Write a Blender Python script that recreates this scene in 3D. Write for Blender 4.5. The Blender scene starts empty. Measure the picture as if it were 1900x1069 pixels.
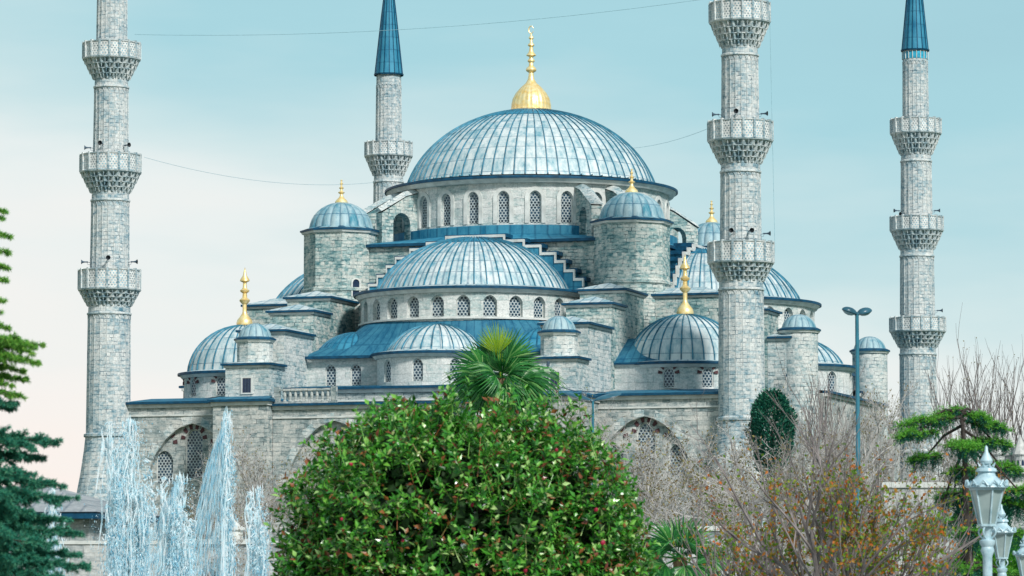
import bpy, math, random
from mathutils import Vector, Matrix
PI = math.pi
C = bpy.context.scene.collection
rad = math.radians
# ------------------------------------------------------------------ camera, sky, sun
F, YH, CX, CY, CAMZ = 6824.0, 1110.0, 950.0, 534.5, 1.7
TH = math.atan((YH - CY) / F)
cam_d = bpy.data.cameras.new('camera'); cam = bpy.data.objects.new('camera', cam_d); C.objects.link(cam)
cam_d.sensor_width = 36.0; cam_d.lens = F / 1900 * 36.0
cam_d.clip_start = 0.5; cam_d.clip_end = 9000
cam.location = (0, 0, CAMZ); cam.rotation_euler = (PI / 2 + TH, 0, 0)
cam_d.dof.use_dof = True; cam_d.dof.focus_distance = 340; cam_d.dof.aperture_fstop = 11
sc = bpy.context.scene
sc.camera = cam
sc.view_settings.view_transform = 'Standard'; sc.view_settings.look = 'None'
sc.view_settings.gamma = 1; sc.view_settings.exposure = 0.12
SUN_EL, SUN_AZ = rad(38), rad(150)       # azimuth measured clockwise from +Y (the way the camera looks)
w = bpy.data.worlds.new('World'); sc.world = w; w.use_nodes = True
def nn(nt, t, **kw):
    n = nt.nodes.new(t)
    for k, v in kw.items(): setattr(n, k, v)
    return n
nt = w.node_tree; nt.nodes.clear()
sky = nn(nt, 'ShaderNodeTexSky', sky_type='NISHITA', sun_disc=False)
sky.sun_elevation = SUN_EL; sky.sun_rotation = SUN_AZ; sky.air_density = 1.2; sky.dust_density = 1.0; sky.ozone_density = 2.0
bg1 = nn(nt, 'ShaderNodeBackground'); bg1.inputs[1].default_value = 0.055
nt.links.new(sky.outputs[0], bg1.inputs[0])
tc = nn(nt, 'ShaderNodeTexCoord'); sep = nn(nt, 'ShaderNodeSeparateXYZ'); nt.links.new(tc.outputs['Generated'], sep.inputs[0])
# thin bright overcast veil over the blue: pale and warm low down, cyan higher up
mpv = nn(nt, 'ShaderNodeMapping'); mpv.inputs['Scale'].default_value = (3, 3, 14)
nt.links.new(tc.outputs['Generated'], mpv.inputs[0])
ns = nn(nt, 'ShaderNodeTexNoise'); ns.inputs['Scale'].default_value = 1.6; ns.inputs['Detail'].default_value = 5; ns.inputs['Roughness'].default_value = 0.5
nt.links.new(mpv.outputs[0], ns.inputs['Vector'])
def M(nt, op, a, b=None, c=None, clamp=False):
    n = nn(nt, 'ShaderNodeMath', operation=op); n.use_clamp = clamp
    for i, v in enumerate((a, b, c)):
        if v is None: continue
        if isinstance(v, (int, float)): n.inputs[i].default_value = v
        else: nt.links.new(v, n.inputs[i])
    return n.outputs[0]
nz = M(nt, 'MULTIPLY_ADD', ns.outputs[0], 0.17, -0.085)
ele = M(nt, 'ADD', sep.outputs[2], nz)
ele = M(nt, 'MULTIPLY_ADD', sep.outputs[0], 0.22, ele)      # the veil is thicker towards the left
rp = nn(nt, 'ShaderNodeValToRGB'); nt.links.new(ele, rp.inputs[0])
cr = rp.color_ramp
cols = [(0.0, (0.95, 0.86, 0.81)), (0.035, (0.90, 0.87, 0.84)), (0.075, (0.80, 0.85, 0.84)), (0.112, (0.60, 0.76, 0.78)), (0.165, (0.38, 0.65, 0.72)), (0.45, (0.25, 0.42, 0.52)), (1.0, (0.29, 0.40, 0.48))]
cr.elements[0].position = cols[0][0]; cr.elements[0].color = (*cols[0][1], 1)
cr.elements[1].position = cols[-1][0]; cr.elements[1].color = (*cols[-1][1], 1)
for p, c in cols[1:-1]:
    e = cr.elements.new(p); e.color = (*c, 1)
bg2 = nn(nt, 'ShaderNodeBackground'); bg2.inputs[1].default_value = 1.0
nt.links.new(rp.outputs[0], bg2.inputs[0])
mx = nn(nt, 'ShaderNodeMixShader'); mx.inputs[0].default_value = 0.92
nt.links.new(bg1.outputs[0], mx.inputs[1]); nt.links.new(bg2.outputs[0], mx.inputs[2])
wo = nn(nt, 'ShaderNodeOutputWorld'); nt.links.new(mx.outputs[0], wo.inputs[0])
sd = bpy.data.lights.new('sun', 'SUN'); sd.energy = 3.7; sd.angle = rad(8); sd.color = (1.0, 0.975, 0.93)
so = bpy.data.objects.new('sun', sd); C.objects.link(so)
sv = Vector((math.sin(SUN_AZ) * math.cos(SUN_EL), math.cos(SUN_AZ) * math.cos(SUN_EL), math.sin(SUN_EL)))
so.rotation_euler = sv.to_track_quat('Z', 'Y').to_euler(); so.location = (60, -60, 120)

# ------------------------------------------------------------------ surveying helpers (picture measure -> metres)
def zp(y, Y): return CAMZ + Y * math.tan(TH + math.atan((CY - y) / F))
def at(x, y, Y):
    dy = CY - y
    return Vector(((x - CX) * Y / (F * math.cos(TH) - dy * math.sin(TH)), Y, zp(y, Y)))
RX, RY, RA = 1.96, 372.8, rad(-18)
def l2w(lx, ly):
    c, s = math.cos(RA), math.sin(RA)
    return RX + lx * c - ly * s, RY + lx * s + ly * c
def Z(y, lx, ly): return zp(y, l2w(lx, ly)[1])

# ------------------------------------------------------------------ mesh builder
class MB:
    def __init__(s): s.v = []; s.f = []; s.m = []; s.uv = []
    def face(s, pts, m=0, uv=None):
        i = len(s.v); s.v.extend([tuple(p) for p in pts]); s.f.append(tuple(range(i, i + len(pts)))); s.m.append(m)
        if uv is None:
            p = [Vector(q) for q in pts]
            n = (p[1] - p[0]).cross(p[2] - p[0])
            if n.length < 1e-9 and len(p) > 3: n = (p[2] - p[0]).cross(p[3] - p[0])
            if n.length > 1e-12: n.normalize()
            if abs(n.z) > 0.75: uv = [(q.x, q.y) for q in p]
            else:
                t = Vector((-n.y, n.x, 0)); t = t.normalized() if t.length > 1e-9 else Vector((1, 0, 0))
                # neighbouring coplanar faces share the same mapping
                uv = [(q.dot(t), q.z) for q in p] if abs(n.z) < 0.2 else [(q.dot(t), (q - Vector((0, 0, 0))).dot(n.cross(t))) for q in p]
        s.uv.extend(uv)
    def build(s, name, mats, parent=None, smooth=None, loc=None, rz=0):
        me = bpy.data.meshes.new(name); me.from_pydata(s.v, [], s.f)
        if not isinstance(mats, (list, tuple)): mats = [mats]
        for m in mats: me.materials.append(m)
        me.polygons.foreach_set('material_index', s.m)
        ul = me.uv_layers.new(name='UVMap'); flat = [c for q in s.uv for c in q]; ul.data.foreach_set('uv', flat)
        if smooth is not None:
            import bmesh
            bm = bmesh.new(); bm.from_mesh(me); bmesh.ops.remove_doubles(bm, verts=bm.verts, dist=1e-4); bm.to_mesh(me); bm.free()
            me.polygons.foreach_set('use_smooth', [True] * len(me.polygons))
            me.set_sharp_from_angle(angle=rad(smooth))
        me.update()
        o = bpy.data.objects.new(name, me); C.objects.link(o)
        if parent: o.parent = parent
        if loc is not None: o.location = loc
        o.rotation_euler = (0, 0, rz)
        return o
    def box(s, x0, x1, y0, y1, z0, z1, m=0):
        a = [(x0, y0), (x1, y0), (x1, y1), (x0, y1)]
        s.prism(a, z0, z1, m)
    def prism(s, a, z0, z1, m=0, mt=None, bottom=True, top=True):
        n = len(a)
        for i in range(n):
            p, q = a[i], a[(i + 1) % n]
            s.face([(p[0], p[1], z0), (q[0], q[1], z0), (q[0], q[1], z1), (p[0], p[1], z1)], m)
        if top: s.face([(p[0], p[1], z1) for p in a], m if mt is None else mt)
        if bottom: s.face([(p[0], p[1], z0) for p in reversed(a)], m)
    def lathe(s, prof, n, m=0, cx=0, cy=0, a0=0.0, a1=2 * PI, rf=None, ru=None, panels=None):
        """prof: list of (r, z[, mat]); angle 0 = towards -y, growing towards +x"""
        full = abs(a1 - a0 - 2 * PI) < 1e-6
        arc = [0]
        for i in range(1, len(prof)): arc.append(arc[-1] + math.hypot(prof[i][0] - prof[i - 1][0], prof[i][1] - prof[i - 1][1]))
        R = ru or max(p[0] for p in prof)
        for k in range(n):
            b0 = a0 + (a1 - a0) * k / n; b1 = a0 + (a1 - a0) * (k + 1) / n
            for i in range(len(prof) - 1):
                (r0, z0), (r1, z1) = prof[i][:2], prof[i + 1][:2]
                mm = prof[i][2] if len(prof[i]) > 2 else m
                def P(r, z, b):
                    if rf: r = rf(b, r, z)
                    return (cx + r * math.sin(b), cy - r * math.cos(b), z)
                if panels: u0, u1 = b0 / (2 * PI) * panels, b1 / (2 * PI) * panels; v0, v1 = arc[i], arc[i + 1]
                else: u0, u1 = b0 * R, b1 * R; v0, v1 = z0, z1
                if abs(z1 - z0) < 1e-6 and not panels: v0, v1 = z0 + r0, z0 + r1
                if r0 < 1e-6: s.face([P(0, z0, b0), P(r1, z1, b1), P(r1, z1, b0)], mm, [(u0, v0), (u1, v1), (u0, v1)])
                elif r1 < 1e-6: s.face([P(r0, z0, b0), P(r0, z0, b1), P(0, z1, b0)], mm, [(u0, v0), (u1, v0), (u0, v1)])
                else: s.face([P(r0, z0, b0), P(r0, z0, b1), P(r1, z1, b1), P(r1, z1, b0)], mm, [(u0, v0), (u1, v0), (u1, v1), (u0, v1)])
    def ribs(s, prof, n, wd=0.1, h=0.1, m=0, cx=0, cy=0, a0=0.0, a1=2 * PI, off=0.0, ends=False):
        cnt = n + 1 if ends else n
        for k in range(cnt):
            b = a0 + (a1 - a0) * (k + off) / n
            d = Vector((math.sin(b), -math.cos(b), 0)); t = Vector((math.cos(b), math.sin(b), 0))
            pts = []
            for i, p in enumerate(prof):
                q0 = prof[max(0, i - 1)]; q1 = prof[min(len(prof) - 1, i + 1)]
                tr, tz = q1[0] - q0[0], q1[1] - q0[1]; L = math.hypot(tr, tz) or 1
                nr, nzz = tz / L, -tr / L
                if nzz < 0: nr, nzz = -nr, -nzz
                c = Vector((cx, cy, p[1])) + d * p[0]; nv = d * nr + Vector((0, 0, nzz))
                ww = min(wd, max(0.03, p[0] * 2 * PI / n * 0.3))
                pts.append((c - t * ww / 2 - nv * 0.02, c - t * ww * .3 + nv * h, c + t * ww * .3 + nv * h, c + t * ww / 2 - nv * 0.02))
            for i in range(len(pts) - 1):
                for j in range(3):
                    s.face([pts[i][j + 1], pts[i][j], pts[i + 1][j], pts[i + 1][j + 1]], m, [(0, 0), (.1, 0), (.1, 1), (0, 1)])
    def tube(s, pts, rs, n=5, m=0, cap=True):
        pts = [Vector(p) for p in pts]; rings = []
        up = Vector((0, 0, 1)); prev = None
        for i, p in enumerate(pts):
            d = (pts[min(i + 1, len(pts) - 1)] - pts[max(i - 1, 0)])
            d = d.normalized() if d.length > 1e-9 else up
            if prev is None:
                x = d.cross(up); x = x.normalized() if x.length > 1e-3 else Vector((1, 0, 0))
            else:
                x = prev - d * prev.dot(d); x = x.normalized() if x.length > 1e-6 else Vector((1, 0, 0))
            prev = x; y = d.cross(x); r = rs[i] if isinstance(rs, (list, tuple)) else rs
            rings.append([p + (x * math.cos(2 * PI * k / n) + y * math.sin(2 * PI * k / n)) * r for k in range(n)])
        for i in range(len(rings) - 1):
            for k in range(n):
                k2 = (k + 1) % n
                s.face([rings[i][k], rings[i][k2], rings[i + 1][k2], rings[i + 1][k]], m, [(k / n, i), ((k + 1) / n, i), ((k + 1) / n, i + 1), (k / n, i + 1)])
        if cap and n > 2:
            s.face(list(reversed(rings[0])), m); s.face(rings[-1], m)
def fastmesh(name, V, Fc, mats, parent=None, mi=None, smooth=False):
    me = bpy.data.meshes.new(name); me.from_pydata(V, [], Fc)
    for m in (mats if isinstance(mats, (list, tuple)) else [mats]): me.materials.append(m)
    if mi: me.polygons.foreach_set('material_index', mi)
    if smooth: me.polygons.foreach_set('use_smooth', [True] * len(me.polygons))
    me.update(); o = bpy.data.objects.new(name, me); C.objects.link(o)
    if parent: o.parent = parent
    return o
def tag(o, label=None, cat=None, group=None, kind=None):
    if label: o['label'] = label
    if cat: o['category'] = cat
    if group: o['group'] = group
    if kind: o['kind'] = kind
    return o
def empty(name, loc=(0, 0, 0), rz=0, **kw):
    o = bpy.data.objects.new(name, None); C.objects.link(o); o.location = loc; o.rotation_euler = (0, 0, rz); o.empty_display_size = 0.5
    return tag(o, **kw)
KIDS = {}
def dup(o, parent=None, rz=None, loc=None):
    c = o.copy(); C.objects.link(c)
    if parent is not None: c.parent = parent
    if rz is not None: c.rotation_euler = (0, 0, rz)
    if loc is not None: c.location = loc
    for ch in [q for q in bpy.data.objects if q.parent == o]: dup(ch, c)
    return c

# ------------------------------------------------------------------ materials
def mat(name, rough=0.7, metal=0.0, spec=0.4):
    m = bpy.data.materials.new(name); m.use_nodes = True; nt = m.node_tree
    b = nt.nodes['Principled BSDF']; b.inputs['Roughness'].default_value = rough; b.inputs['Metallic'].default_value = metal
    b.inputs['Specular IOR Level'].default_value = spec
    return m, nt, b
def ramp(nt, src, stops, interp='LINEAR'):
    r = nn(nt, 'ShaderNodeValToRGB'); r.color_ramp.interpolation = interp
    e = r.color_ramp.elements
    e[0].position = stops[0][0]; e[0].color = (*stops[0][1], 1); e[1].position = stops[-1][0]; e[1].color = (*stops[-1][1], 1)
    for p, c in stops[1:-1]:
        q = e.new(p); q.color = (*c, 1)
    nt.links.new(src, r.inputs[0]); return r.outputs[0]
def mixc(nt, f, a, b, mode='MIX'):
    n = nn(nt, 'ShaderNodeMix', data_type='RGBA', blend_type=mode)
    for i, v in ((0, f), (6, a), (7, b)):
        if isinstance(v, (int, float)): n.inputs[i].default_value = v
        elif isinstance(v, tuple): n.inputs[i].default_value = (*v, 1)
        else: nt.links.new(v, n.inputs[i])
    return n.outputs[2]
def noise(nt, scale, vec=None, detail=4, rough=0.55, sc3=None):
    n = nn(nt, 'ShaderNodeTexNoise'); n.inputs['Scale'].default_value = scale; n.inputs['Detail'].default_value = detail; n.inputs['Roughness'].default_value = rough
    if vec is None:
        t = nn(nt, 'ShaderNodeTexCoord'); vec = t.outputs['Object']
    if sc3:
        mp = nn(nt, 'ShaderNodeMapping'); mp.inputs['Scale'].default_value = sc3; nt.links.new(vec, mp.inputs[0]); vec = mp.outputs[0]
    nt.links.new(vec, n.inputs['Vector']); return n.outputs[0]
def bump(nt, b, h, strength=0.4, dist=0.05):
    n = nn(nt, 'ShaderNodeBump'); n.inputs['Strength'].default_value = strength; n.inputs['Distance'].default_value = dist
    nt.links.new(h, n.inputs['Height']); nt.links.new(n.outputs[0], b.inputs['Normal'])
def stone(name, light, mid, dark, bw=0.95, bh=0.42, patch=0.5, stain=0.5, mortar=0.5):
    m, nt, b = mat(name, 0.85, 0, 0.2)
    uv = nn(nt, 'ShaderNodeUVMap'); tco = nn(nt, 'ShaderNodeTexCoord')
    # rows of unequal blocks
    sp = nn(nt, 'ShaderNodeSeparateXYZ'); nt.links.new(uv.outputs[0], sp.inputs[0])
    wob = noise(nt, 0.9, tco.outputs['Object'], 2)
    vv = M(nt, 'ADD', M(nt, 'DIVIDE', sp.outputs[1], bh), M(nt, 'MULTIPLY_ADD', wob, 0.5, -0.25))
    row = M(nt, 'FLOOR', vv)
    wn = nn(nt, 'ShaderNodeTexWhiteNoise', noise_dimensions='1D'); nt.links.new(row, wn.inputs['W'])
    uu = M(nt, 'ADD', M(nt, 'DIVIDE', sp.outputs[0], M(nt, 'MULTIPLY_ADD', wn.outputs[0], bw * 0.8, bw * 0.6)), M(nt, 'MULTIPLY', wn.outputs[0], 37.3))
    col = M(nt, 'FLOOR', uu)
    cv = nn(nt, 'ShaderNodeCombineXYZ'); nt.links.new(col, cv.inputs[0]); nt.links.new(row, cv.inputs[1])
    wc = nn(nt, 'ShaderNodeTexWhiteNoise', noise_dimensions='2D'); nt.links.new(cv.outputs[0], wc.inputs['Vector'])
    big = noise(nt, 0.30, tco.outputs['Object'], 3, 0.55)
    med = noise(nt, 1.5, tco.outputs['Object'], 5, 0.68, (1.0, 1.0, 2.8))
    pv = M(nt, 'ADD', M(nt, 'MULTIPLY', wc.outputs[0], 0.19), M(nt, 'ADD', M(nt, 'MULTIPLY', big, patch), M(nt, 'MULTIPLY', med, 0.86)))
    base = ramp(nt, pv, [(0.48, tuple(min(.8, q * 1.12) for q in light)), (0.66, light), (0.76, tuple((p + q) / 2 for p, q in zip(light, mid))), (0.84, mid), (1.0, dark)])
    # mortar joints
    fr = M(nt, 'FRACT', vv); fu = M(nt, 'FRACT', uu)
    jh = M(nt, 'MINIMUM', fr, M(nt, 'SUBTRACT', 1.0, fr)); ju = M(nt, 'MINIMUM', fu, M(nt, 'SUBTRACT', 1.0, fu))
    j = M(nt, 'MINIMUM', M(nt, 'MULTIPLY', jh, bh), M(nt, 'MULTIPLY', ju, bw))
    jn = noise(nt, 1.7, tco.outputs['Object'], 3)
    jm = M(nt, 'MULTIPLY', M(nt, 'LESS_THAN', j, 0.028), M(nt, 'MULTIPLY', ramp(nt, jn, [(0.48, (.06, .06, .06)), (0.64, (1, 1, 1))]), mortar))
    c1 = mixc(nt, jm, base, (dark[0] * .55, dark[1] * .55, dark[2] * .6))
    # rain streaks and grime that belong to the stone
    st = noise(nt, 1.0, tco.outputs['Object'], 6, 0.65, (1.1, 1.1, 0.12))
    stm = M(nt, 'MULTIPLY', ramp(nt, st, [(0.5, (0, 0, 0)), (0.72, (1, 1, 1))]), stain)
    c2 = mixc(nt, stm, c1, (dark[0] * .8, dark[1] * .85, dark[2] * .85))
    fine = noise(nt, 6, tco.outputs['Object'], 5, 0.7)
    c3 = mixc(nt, 0.5, c2, mixc(nt, 1.0, c2, ramp(nt, fine, [(0.3, (.45, .45, .45)), (0.7, (1.35, 1.35, 1.35))]), 'MULTIPLY'))
    nt.links.new(c3, b.inputs['Base Color'])
    hh = M(nt, 'ADD', M(nt, 'MULTIPLY', M(nt, 'LESS_THAN', j, 0.03), -1.0), M(nt, 'ADD', M(nt, 'MULTIPLY', fine, 0.8), M(nt, 'MULTIPLY', wc.outputs[0], 0.8)))
    bump(nt, b, hh, 0.6, 0.04)
    return m
S_MAIN = stone('ashlar_stone', (.64, .65, .62), (.36, .46, .47), (.10, .21, .25), 0.85, 0.36, 0.44, 0.30, 0.95)
S_ROUGH = stone('weathered_stone', (.60, .61, .56), (.28, .40, .39), (.06, .17, .19), 0.72, 0.34, 0.53, 0.42, 1.2)
S_MIN = stone('minaret_stone', (.65, .66, .64), (.36, .46, .49), (.08, .20, .27), 0.8, 0.36, 0.44, 0.34, 0.9)
S_CARV = stone('carved_stone', (.70, .71, .69), (.36, .46, .49), (.10, .20, .26), 3.0, 9.0, 0.5, 0.45, 0.0)
S_DRUM = stone('plaster_stone', (.67, .67, .64), (.46, .53, .51), (.20, .31, .33), 1.6, 0.8, 0.40, 0.4, 0.5)
S_WALL = stone('lower_wall_stone', (.60, .59, .55), (.38, .42, .41), (.14, .20, .21), 0.9, 0.42, 0.55, 0.30, 0.9)
def simple(name, c, rough=0.7, var=0.3, scale=3.0, metal=0.0, spec=0.3, bmp=0.0):
    m, nt, b = mat(name, rough, metal, spec)
    n = noise(nt, scale)
    lo = tuple(x * (1 - var) for x in c); hi = tuple(min(1, x * (1 + var)) for x in c)
    nt.links.new(ramp(nt, n, [(0.3, lo), (0.7, hi)]), b.inputs['Base Color'])
    if bmp: bump(nt, b, n, bmp, 0.02)
    return m
TRIM = simple('pale_trim', (.60, .61, .58), 0.8, 0.2, 1.2)
def lead(name, lo, hi, edge, rowh=1.5, rough=0.5, metal=0.08, umul=1.0):
    m, nt, b = mat(name, rough + .12, metal, 0.3)
    uv = nn(nt, 'ShaderNodeUVMap'); sp = nn(nt, 'ShaderNodeSeparateXYZ'); nt.links.new(uv.outputs[0], sp.inputs[0])
    u = M(nt, 'MULTIPLY', sp.outputs[0], umul); cu = M(nt, 'FLOOR', u)
    v = M(nt, 'DIVIDE', sp.outputs[1], rowh); cvv = M(nt, 'FLOOR', v)
    cb = nn(nt, 'ShaderNodeCombineXYZ'); nt.links.new(cu, cb.inputs[0]); nt.links.new(cvv, cb.inputs[1])
    wn = nn(nt, 'ShaderNodeTexWhiteNoise', noise_dimensions='2D'); nt.links.new(cb.outputs[0], wn.inputs['Vector'])
    big = noise(nt, 0.9, None, 6, 0.7, (1.6, 1.6, .5))
    t = M(nt, 'ADD', M(nt, 'MULTIPLY', wn.outputs[0], 0.15), M(nt, 'MULTIPLY', big, 0.95))
    base = ramp(nt, t, [(0.36, lo), (0.50, tuple((a + c) / 2 for a, c in zip(lo, hi))), (0.66, hi)])
    fu = M(nt, 'FRACT', u); fv = M(nt, 'FRACT', v)
    eu = M(nt, 'MINIMUM', fu, M(nt, 'SUBTRACT', 1.0, fu)); 
    e1 = M(nt, 'MULTIPLY', M(nt, 'SUBTRACT', 1.0, M(nt, 'DIVIDE', eu, 0.13, clamp=True)), 0.85)
    e2 = M(nt, 'MULTIPLY', M(nt, 'LESS_THAN', fv, 0.05), 0.8)
    e = M(nt, 'MAXIMUM', e1, e2)
    e = M(nt, 'MULTIPLY', e, M(nt, 'MULTIPLY_ADD', noise(nt, 2.2), 1.2, 0.15, clamp=True))
    nt.links.new(mixc(nt, e, base, edge), b.inputs['Base Color'])
    bump(nt, b, M(nt, 'ADD', M(nt, 'MULTIPLY', e, -0.6), M(nt, 'MULTIPLY', noise(nt, 3.5), 0.8)), 0.35, 0.04)
    return m
LEAD = lead('weathered_lead', (.15, .33, .39), (.62, .66, .65), (.004, .085, .16))
LEADC = lead('cupola_lead', (.04, .22, .30), (.36, .48, .51), (.005, .08, .16), rowh=1.9)
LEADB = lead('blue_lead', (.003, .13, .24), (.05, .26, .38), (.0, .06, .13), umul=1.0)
LEADR = lead('blue_roof_lead', (.003, .085, .17), (.04, .19, .28), (.0, .06, .13), rowh=2.5, umul=1.4)
LEADD = simple('dark_lead_edge', (.004, .06, .12), 0.5, 0.4, 2, 0.1)
RIBM = simple('seam_lead', (.04, .18, .26), 0.5, 0.5, 1.5, 0.1)
GOLD, gnt, gb = mat('gilt_copper', 0.38, 0.5, 0.5)
gn = noise(gnt, 2.5, None, 4)
gnt.links.new(ramp(gnt, gn, [(0.3, (.95, .60, .18)), (0.65, (1.0, .82, .45))]), gb.inputs['Base Color'])
def lattice(name, pale, dark, s=0.30, r=0.30):
    m, nt, b = mat(name, 0.6, 0, 0.4)
    uv = nn(nt, 'ShaderNodeUVMap'); sp = nn(nt, 'ShaderNodeSeparateXYZ'); nt.links.new(uv.outputs[0], sp.inputs[0])
    ds = []
    for off in (0.0, 0.5):
        a = M(nt, 'SUBTRACT', M(nt, 'FRACT', M(nt, 'ADD', M(nt, 'DIVIDE', sp.outputs[0], s), off)), 0.5)
        c = M(nt, 'MULTIPLY', M(nt, 'SUBTRACT', M(nt, 'FRACT', M(nt, 'ADD', M(nt, 'DIVIDE', sp.outputs[1], s * 1.5), off)), 0.5), 1.5)
        ds.append(M(nt, 'SQRT', M(nt, 'ADD', M(nt, 'MULTIPLY', a, a), M(nt, 'MULTIPLY', c, c))))
    d = M(nt, 'MINIMUM', ds[0], ds[1]); hole = M(nt, 'LESS_THAN', d, r)
    dn = noise(nt, 2.5, None, 4); pc = ramp(nt, dn, [(.35, tuple(q * .6 for q in pale)), (.6, pale)]); dk = ramp(nt, noise(nt, .8, None, 2), [(.4, dark), (.6, tuple(q * 4 for q in dark))])
    nt.links.new(mixc(nt, hole, pc, dk), b.inputs['Base Color'])
    nt.links.new(M(nt, 'MULTIPLY_ADD', hole, -0.45, 0.7), b.inputs['Roughness'])
    bump(nt, b, M(nt, 'MULTIPLY', hole, -1.0), 1.0, 0.05)
    return m
LATT = lattice('stone_lattice', (.46, .52, .53), (.006, .02, .035), 0.34, 0.335)
PIERCE = lattice('pierced_parapet', (.72, .73, .71), (.06, .13, .16), 0.30, 0.20)
DARKWIN = simple('dark_glass', (.02, .035, .07), 0.2, 0.3, 2)
BRICK = simple('dark_red_voussoir', (.10, .045, .05), 0.85, 0.4, 4)
HORN = simple('grey_blue_horn', (.06, .10, .14), 0.5, 0.4, 8)
BLACK = simple('black_rubber', (.01, .015, .02), 0.6, 0.3)

# ------------------------------------------------------------------ architectural helpers
def arch_z(s_, spring, rise, pointed=1.0): return spring + rise * max(0.0, (1 - abs(s_) ** 1.75)) ** 0.62
def wall(mb, f, u0, u1, z0, z1, wins, depth=0.3, m=0, du=1.0, mj=None, zc=None):
    """wall surface with real arched openings; wins = (centre u, width, sill z, spring z, rise)"""
    mj = m if mj is None else mj; N = 10
    def q(ua, za, ub, zb, uc, zc_, ud, zd): mb.face([f(ua, za, 0), f(ub, zb, 0), f(uc, zc_, 0), f(ud, zd, 0)], m, [(ua, za), (ub, zb), (uc, zc_), (ud, zd)])
    def plain(a, b):
        if b - a < 1e-5: return
        k = max(1, int(math.ceil((b - a) / du)))
        for i in range(k):
            x0, x1 = a + (b - a) * i / k, a + (b - a) * (i + 1) / k; q(x0, z0, x1, z0, x1, z1, x0, z1)
    cur = u0
    for (uc, w_, zs, sp_, rise) in sorted([q_[:5] for q_ in wins]):
        plain(cur, uc - w_ / 2); cur = uc + w_ / 2
        ss = [-math.cos(PI * i / N) for i in range(N + 1)]
        out = []
        for i in range(N):
            a, b = uc + ss[i] * w_ / 2, uc + ss[i + 1] * w_ / 2; za, zb = arch_z(ss[i], sp_, rise), arch_z(ss[i + 1], sp_, rise)
            q(a, z0, b, z0, b, zs, a, zs); q(a, za, b, zb, b, z1, a, z1)
            out.append((a, za, b, zb)); out.append((b, zs, a, zs))
        out.append((uc - w_ / 2, zs, uc - w_ / 2, sp_)); out.append((uc + w_ / 2, sp_, uc + w_ / 2, zs))
        for (a, za, b, zb) in out:
            mb.face([f(a, za, 0), f(a, za, depth), f(b, zb, depth), f(b, zb, 0)], mj, [(a, za), (a, za + depth), (b, zb + depth), (b, zb)])
    plain(cur, u1)
def cyl(R, cx=0, cy=0): return lambda u, z, d: (cx + (R - d) * math.sin(u / R), cy - (R - d) * math.cos(u / R), z)
def flatw(x0, y0, ang, sx=0):   # plane through (x0,y0), u runs along ang, outward normal to the right of u
    c, s = math.cos(ang), math.sin(ang)
    return lambda u, z, d: (x0 + u * c - d * s, y0 + u * s + d * c, z)
WIN = {}
def window_mesh(w_, h, rise, surround=0.0, vous=False, out=0.3):
    """origin at sill centre on the grille plane; faces -y"""
    mb = MB(); N = 12; sp_ = h - rise
    ss = [-math.cos(PI * i / N) for i in range(N + 1)]
    pts = [(w_ / 2 * t, arch_z(t, sp_, rise)) for t in ss]
    for i in range(N):
        a, b = pts[i], pts[i + 1]
        mb.face([(a[0], 0, 0), (b[0], 0, 0), (b[0], 0, b[1]), (a[0], 0, a[1])], 0, [(a[0], 0), (b[0], 0), (b[0], b[1]), (a[0], a[1])])
    def ring(grow, dy0, dy1, mm, inner=0.0):
        lo = [(-w_ / 2 - 0, 0)] + pts + [(w_ / 2, 0)]
        def off(g):
            k = [(-w_ / 2 - g, 0)] + [((w_ / 2 + g) * t, arch_z(t, sp_, rise + g)) for t in ss] + [(w_ / 2 + g, 0)]
            return k
        A, B = off(inner), off(grow)
        for i in range(len(A) - 1):
            mb.face([(A[i][0], dy1, A[i][1]), (A[i + 1][0], dy1, A[i + 1][1]), (B[i + 1][0], dy1, B[i + 1][1]), (B[i][0], dy1, B[i][1])][::-1], mm)
            mb.face([(B[i][0], dy1, B[i][1]), (B[i + 1][0], dy1, B[i + 1][1]), (B[i + 1][0], dy0, B[i + 1][1]), (B[i][0], dy0, B[i][1])][::-1], mm)
            mb.face([(A[i][0], dy0, A[i][1]), (A[i + 1][0], dy0, A[i + 1][1]), (A[i + 1][0], dy1, A[i + 1][1]), (A[i][0], dy1, A[i][1])][::-1], mm)
    ring(-0.002, 0, -0.07, 1, -0.09)
    if surround: ring(surround, -out + 0.12, -out - 0.07, 1, 0.02)
    if vous:
        for k in range(6):
            a = PI * (k + .5) / 6 if False else rad(8 + 32.8 * k)
            r0, r1 = w_ / 2 + 0.03, w_ / 2 + 0.44; da = 0.14
            zc = sp_ + 0.0
            P = [(-math.cos(a - da) * r0, math.sin(a - da) * r0 * rise / (w_ / 2)), (-math.cos(a + da) * r0, math.sin(a + da) * r0 * rise / (w_ / 2)),
                 (-math.cos(a + da * .95) * r1, math.sin(a + da * .95) * r1 * 1.15), (-math.cos(a - da * .95) * r1, math.sin(a - da * .95) * r1 * 1.15)]
            P = [(x, z + zc) for x, z in P]; y0, y1 = -out + 0.08, -out - 0.07
            mb.face([(x, y1, z) for x, z in P][::-1], 2); 
            for i in range(4):
                (xa, za), (xb, zb) = P[i], P[(i + 1) % 4]
                mb.face([(xa, y1, za), (xb, y1, zb), (xb, y0, zb), (xa, y0, za)], 2)
    return mb
def put_window(kind, parent, x, y, z, ang, args):
    """ang: outward direction (0 = -y, towards +x positive)"""
    if kind not in WIN:
        o = window_mesh(*args).build('window', [LATT, TRIM, BRICK], parent); WIN[kind] = o
    else:
        o = WIN[kind].copy(); C.objects.link(o); o.parent = parent
    o.location = (x, y, z); o.rotation_euler = (0, 0, ang); return o
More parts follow.
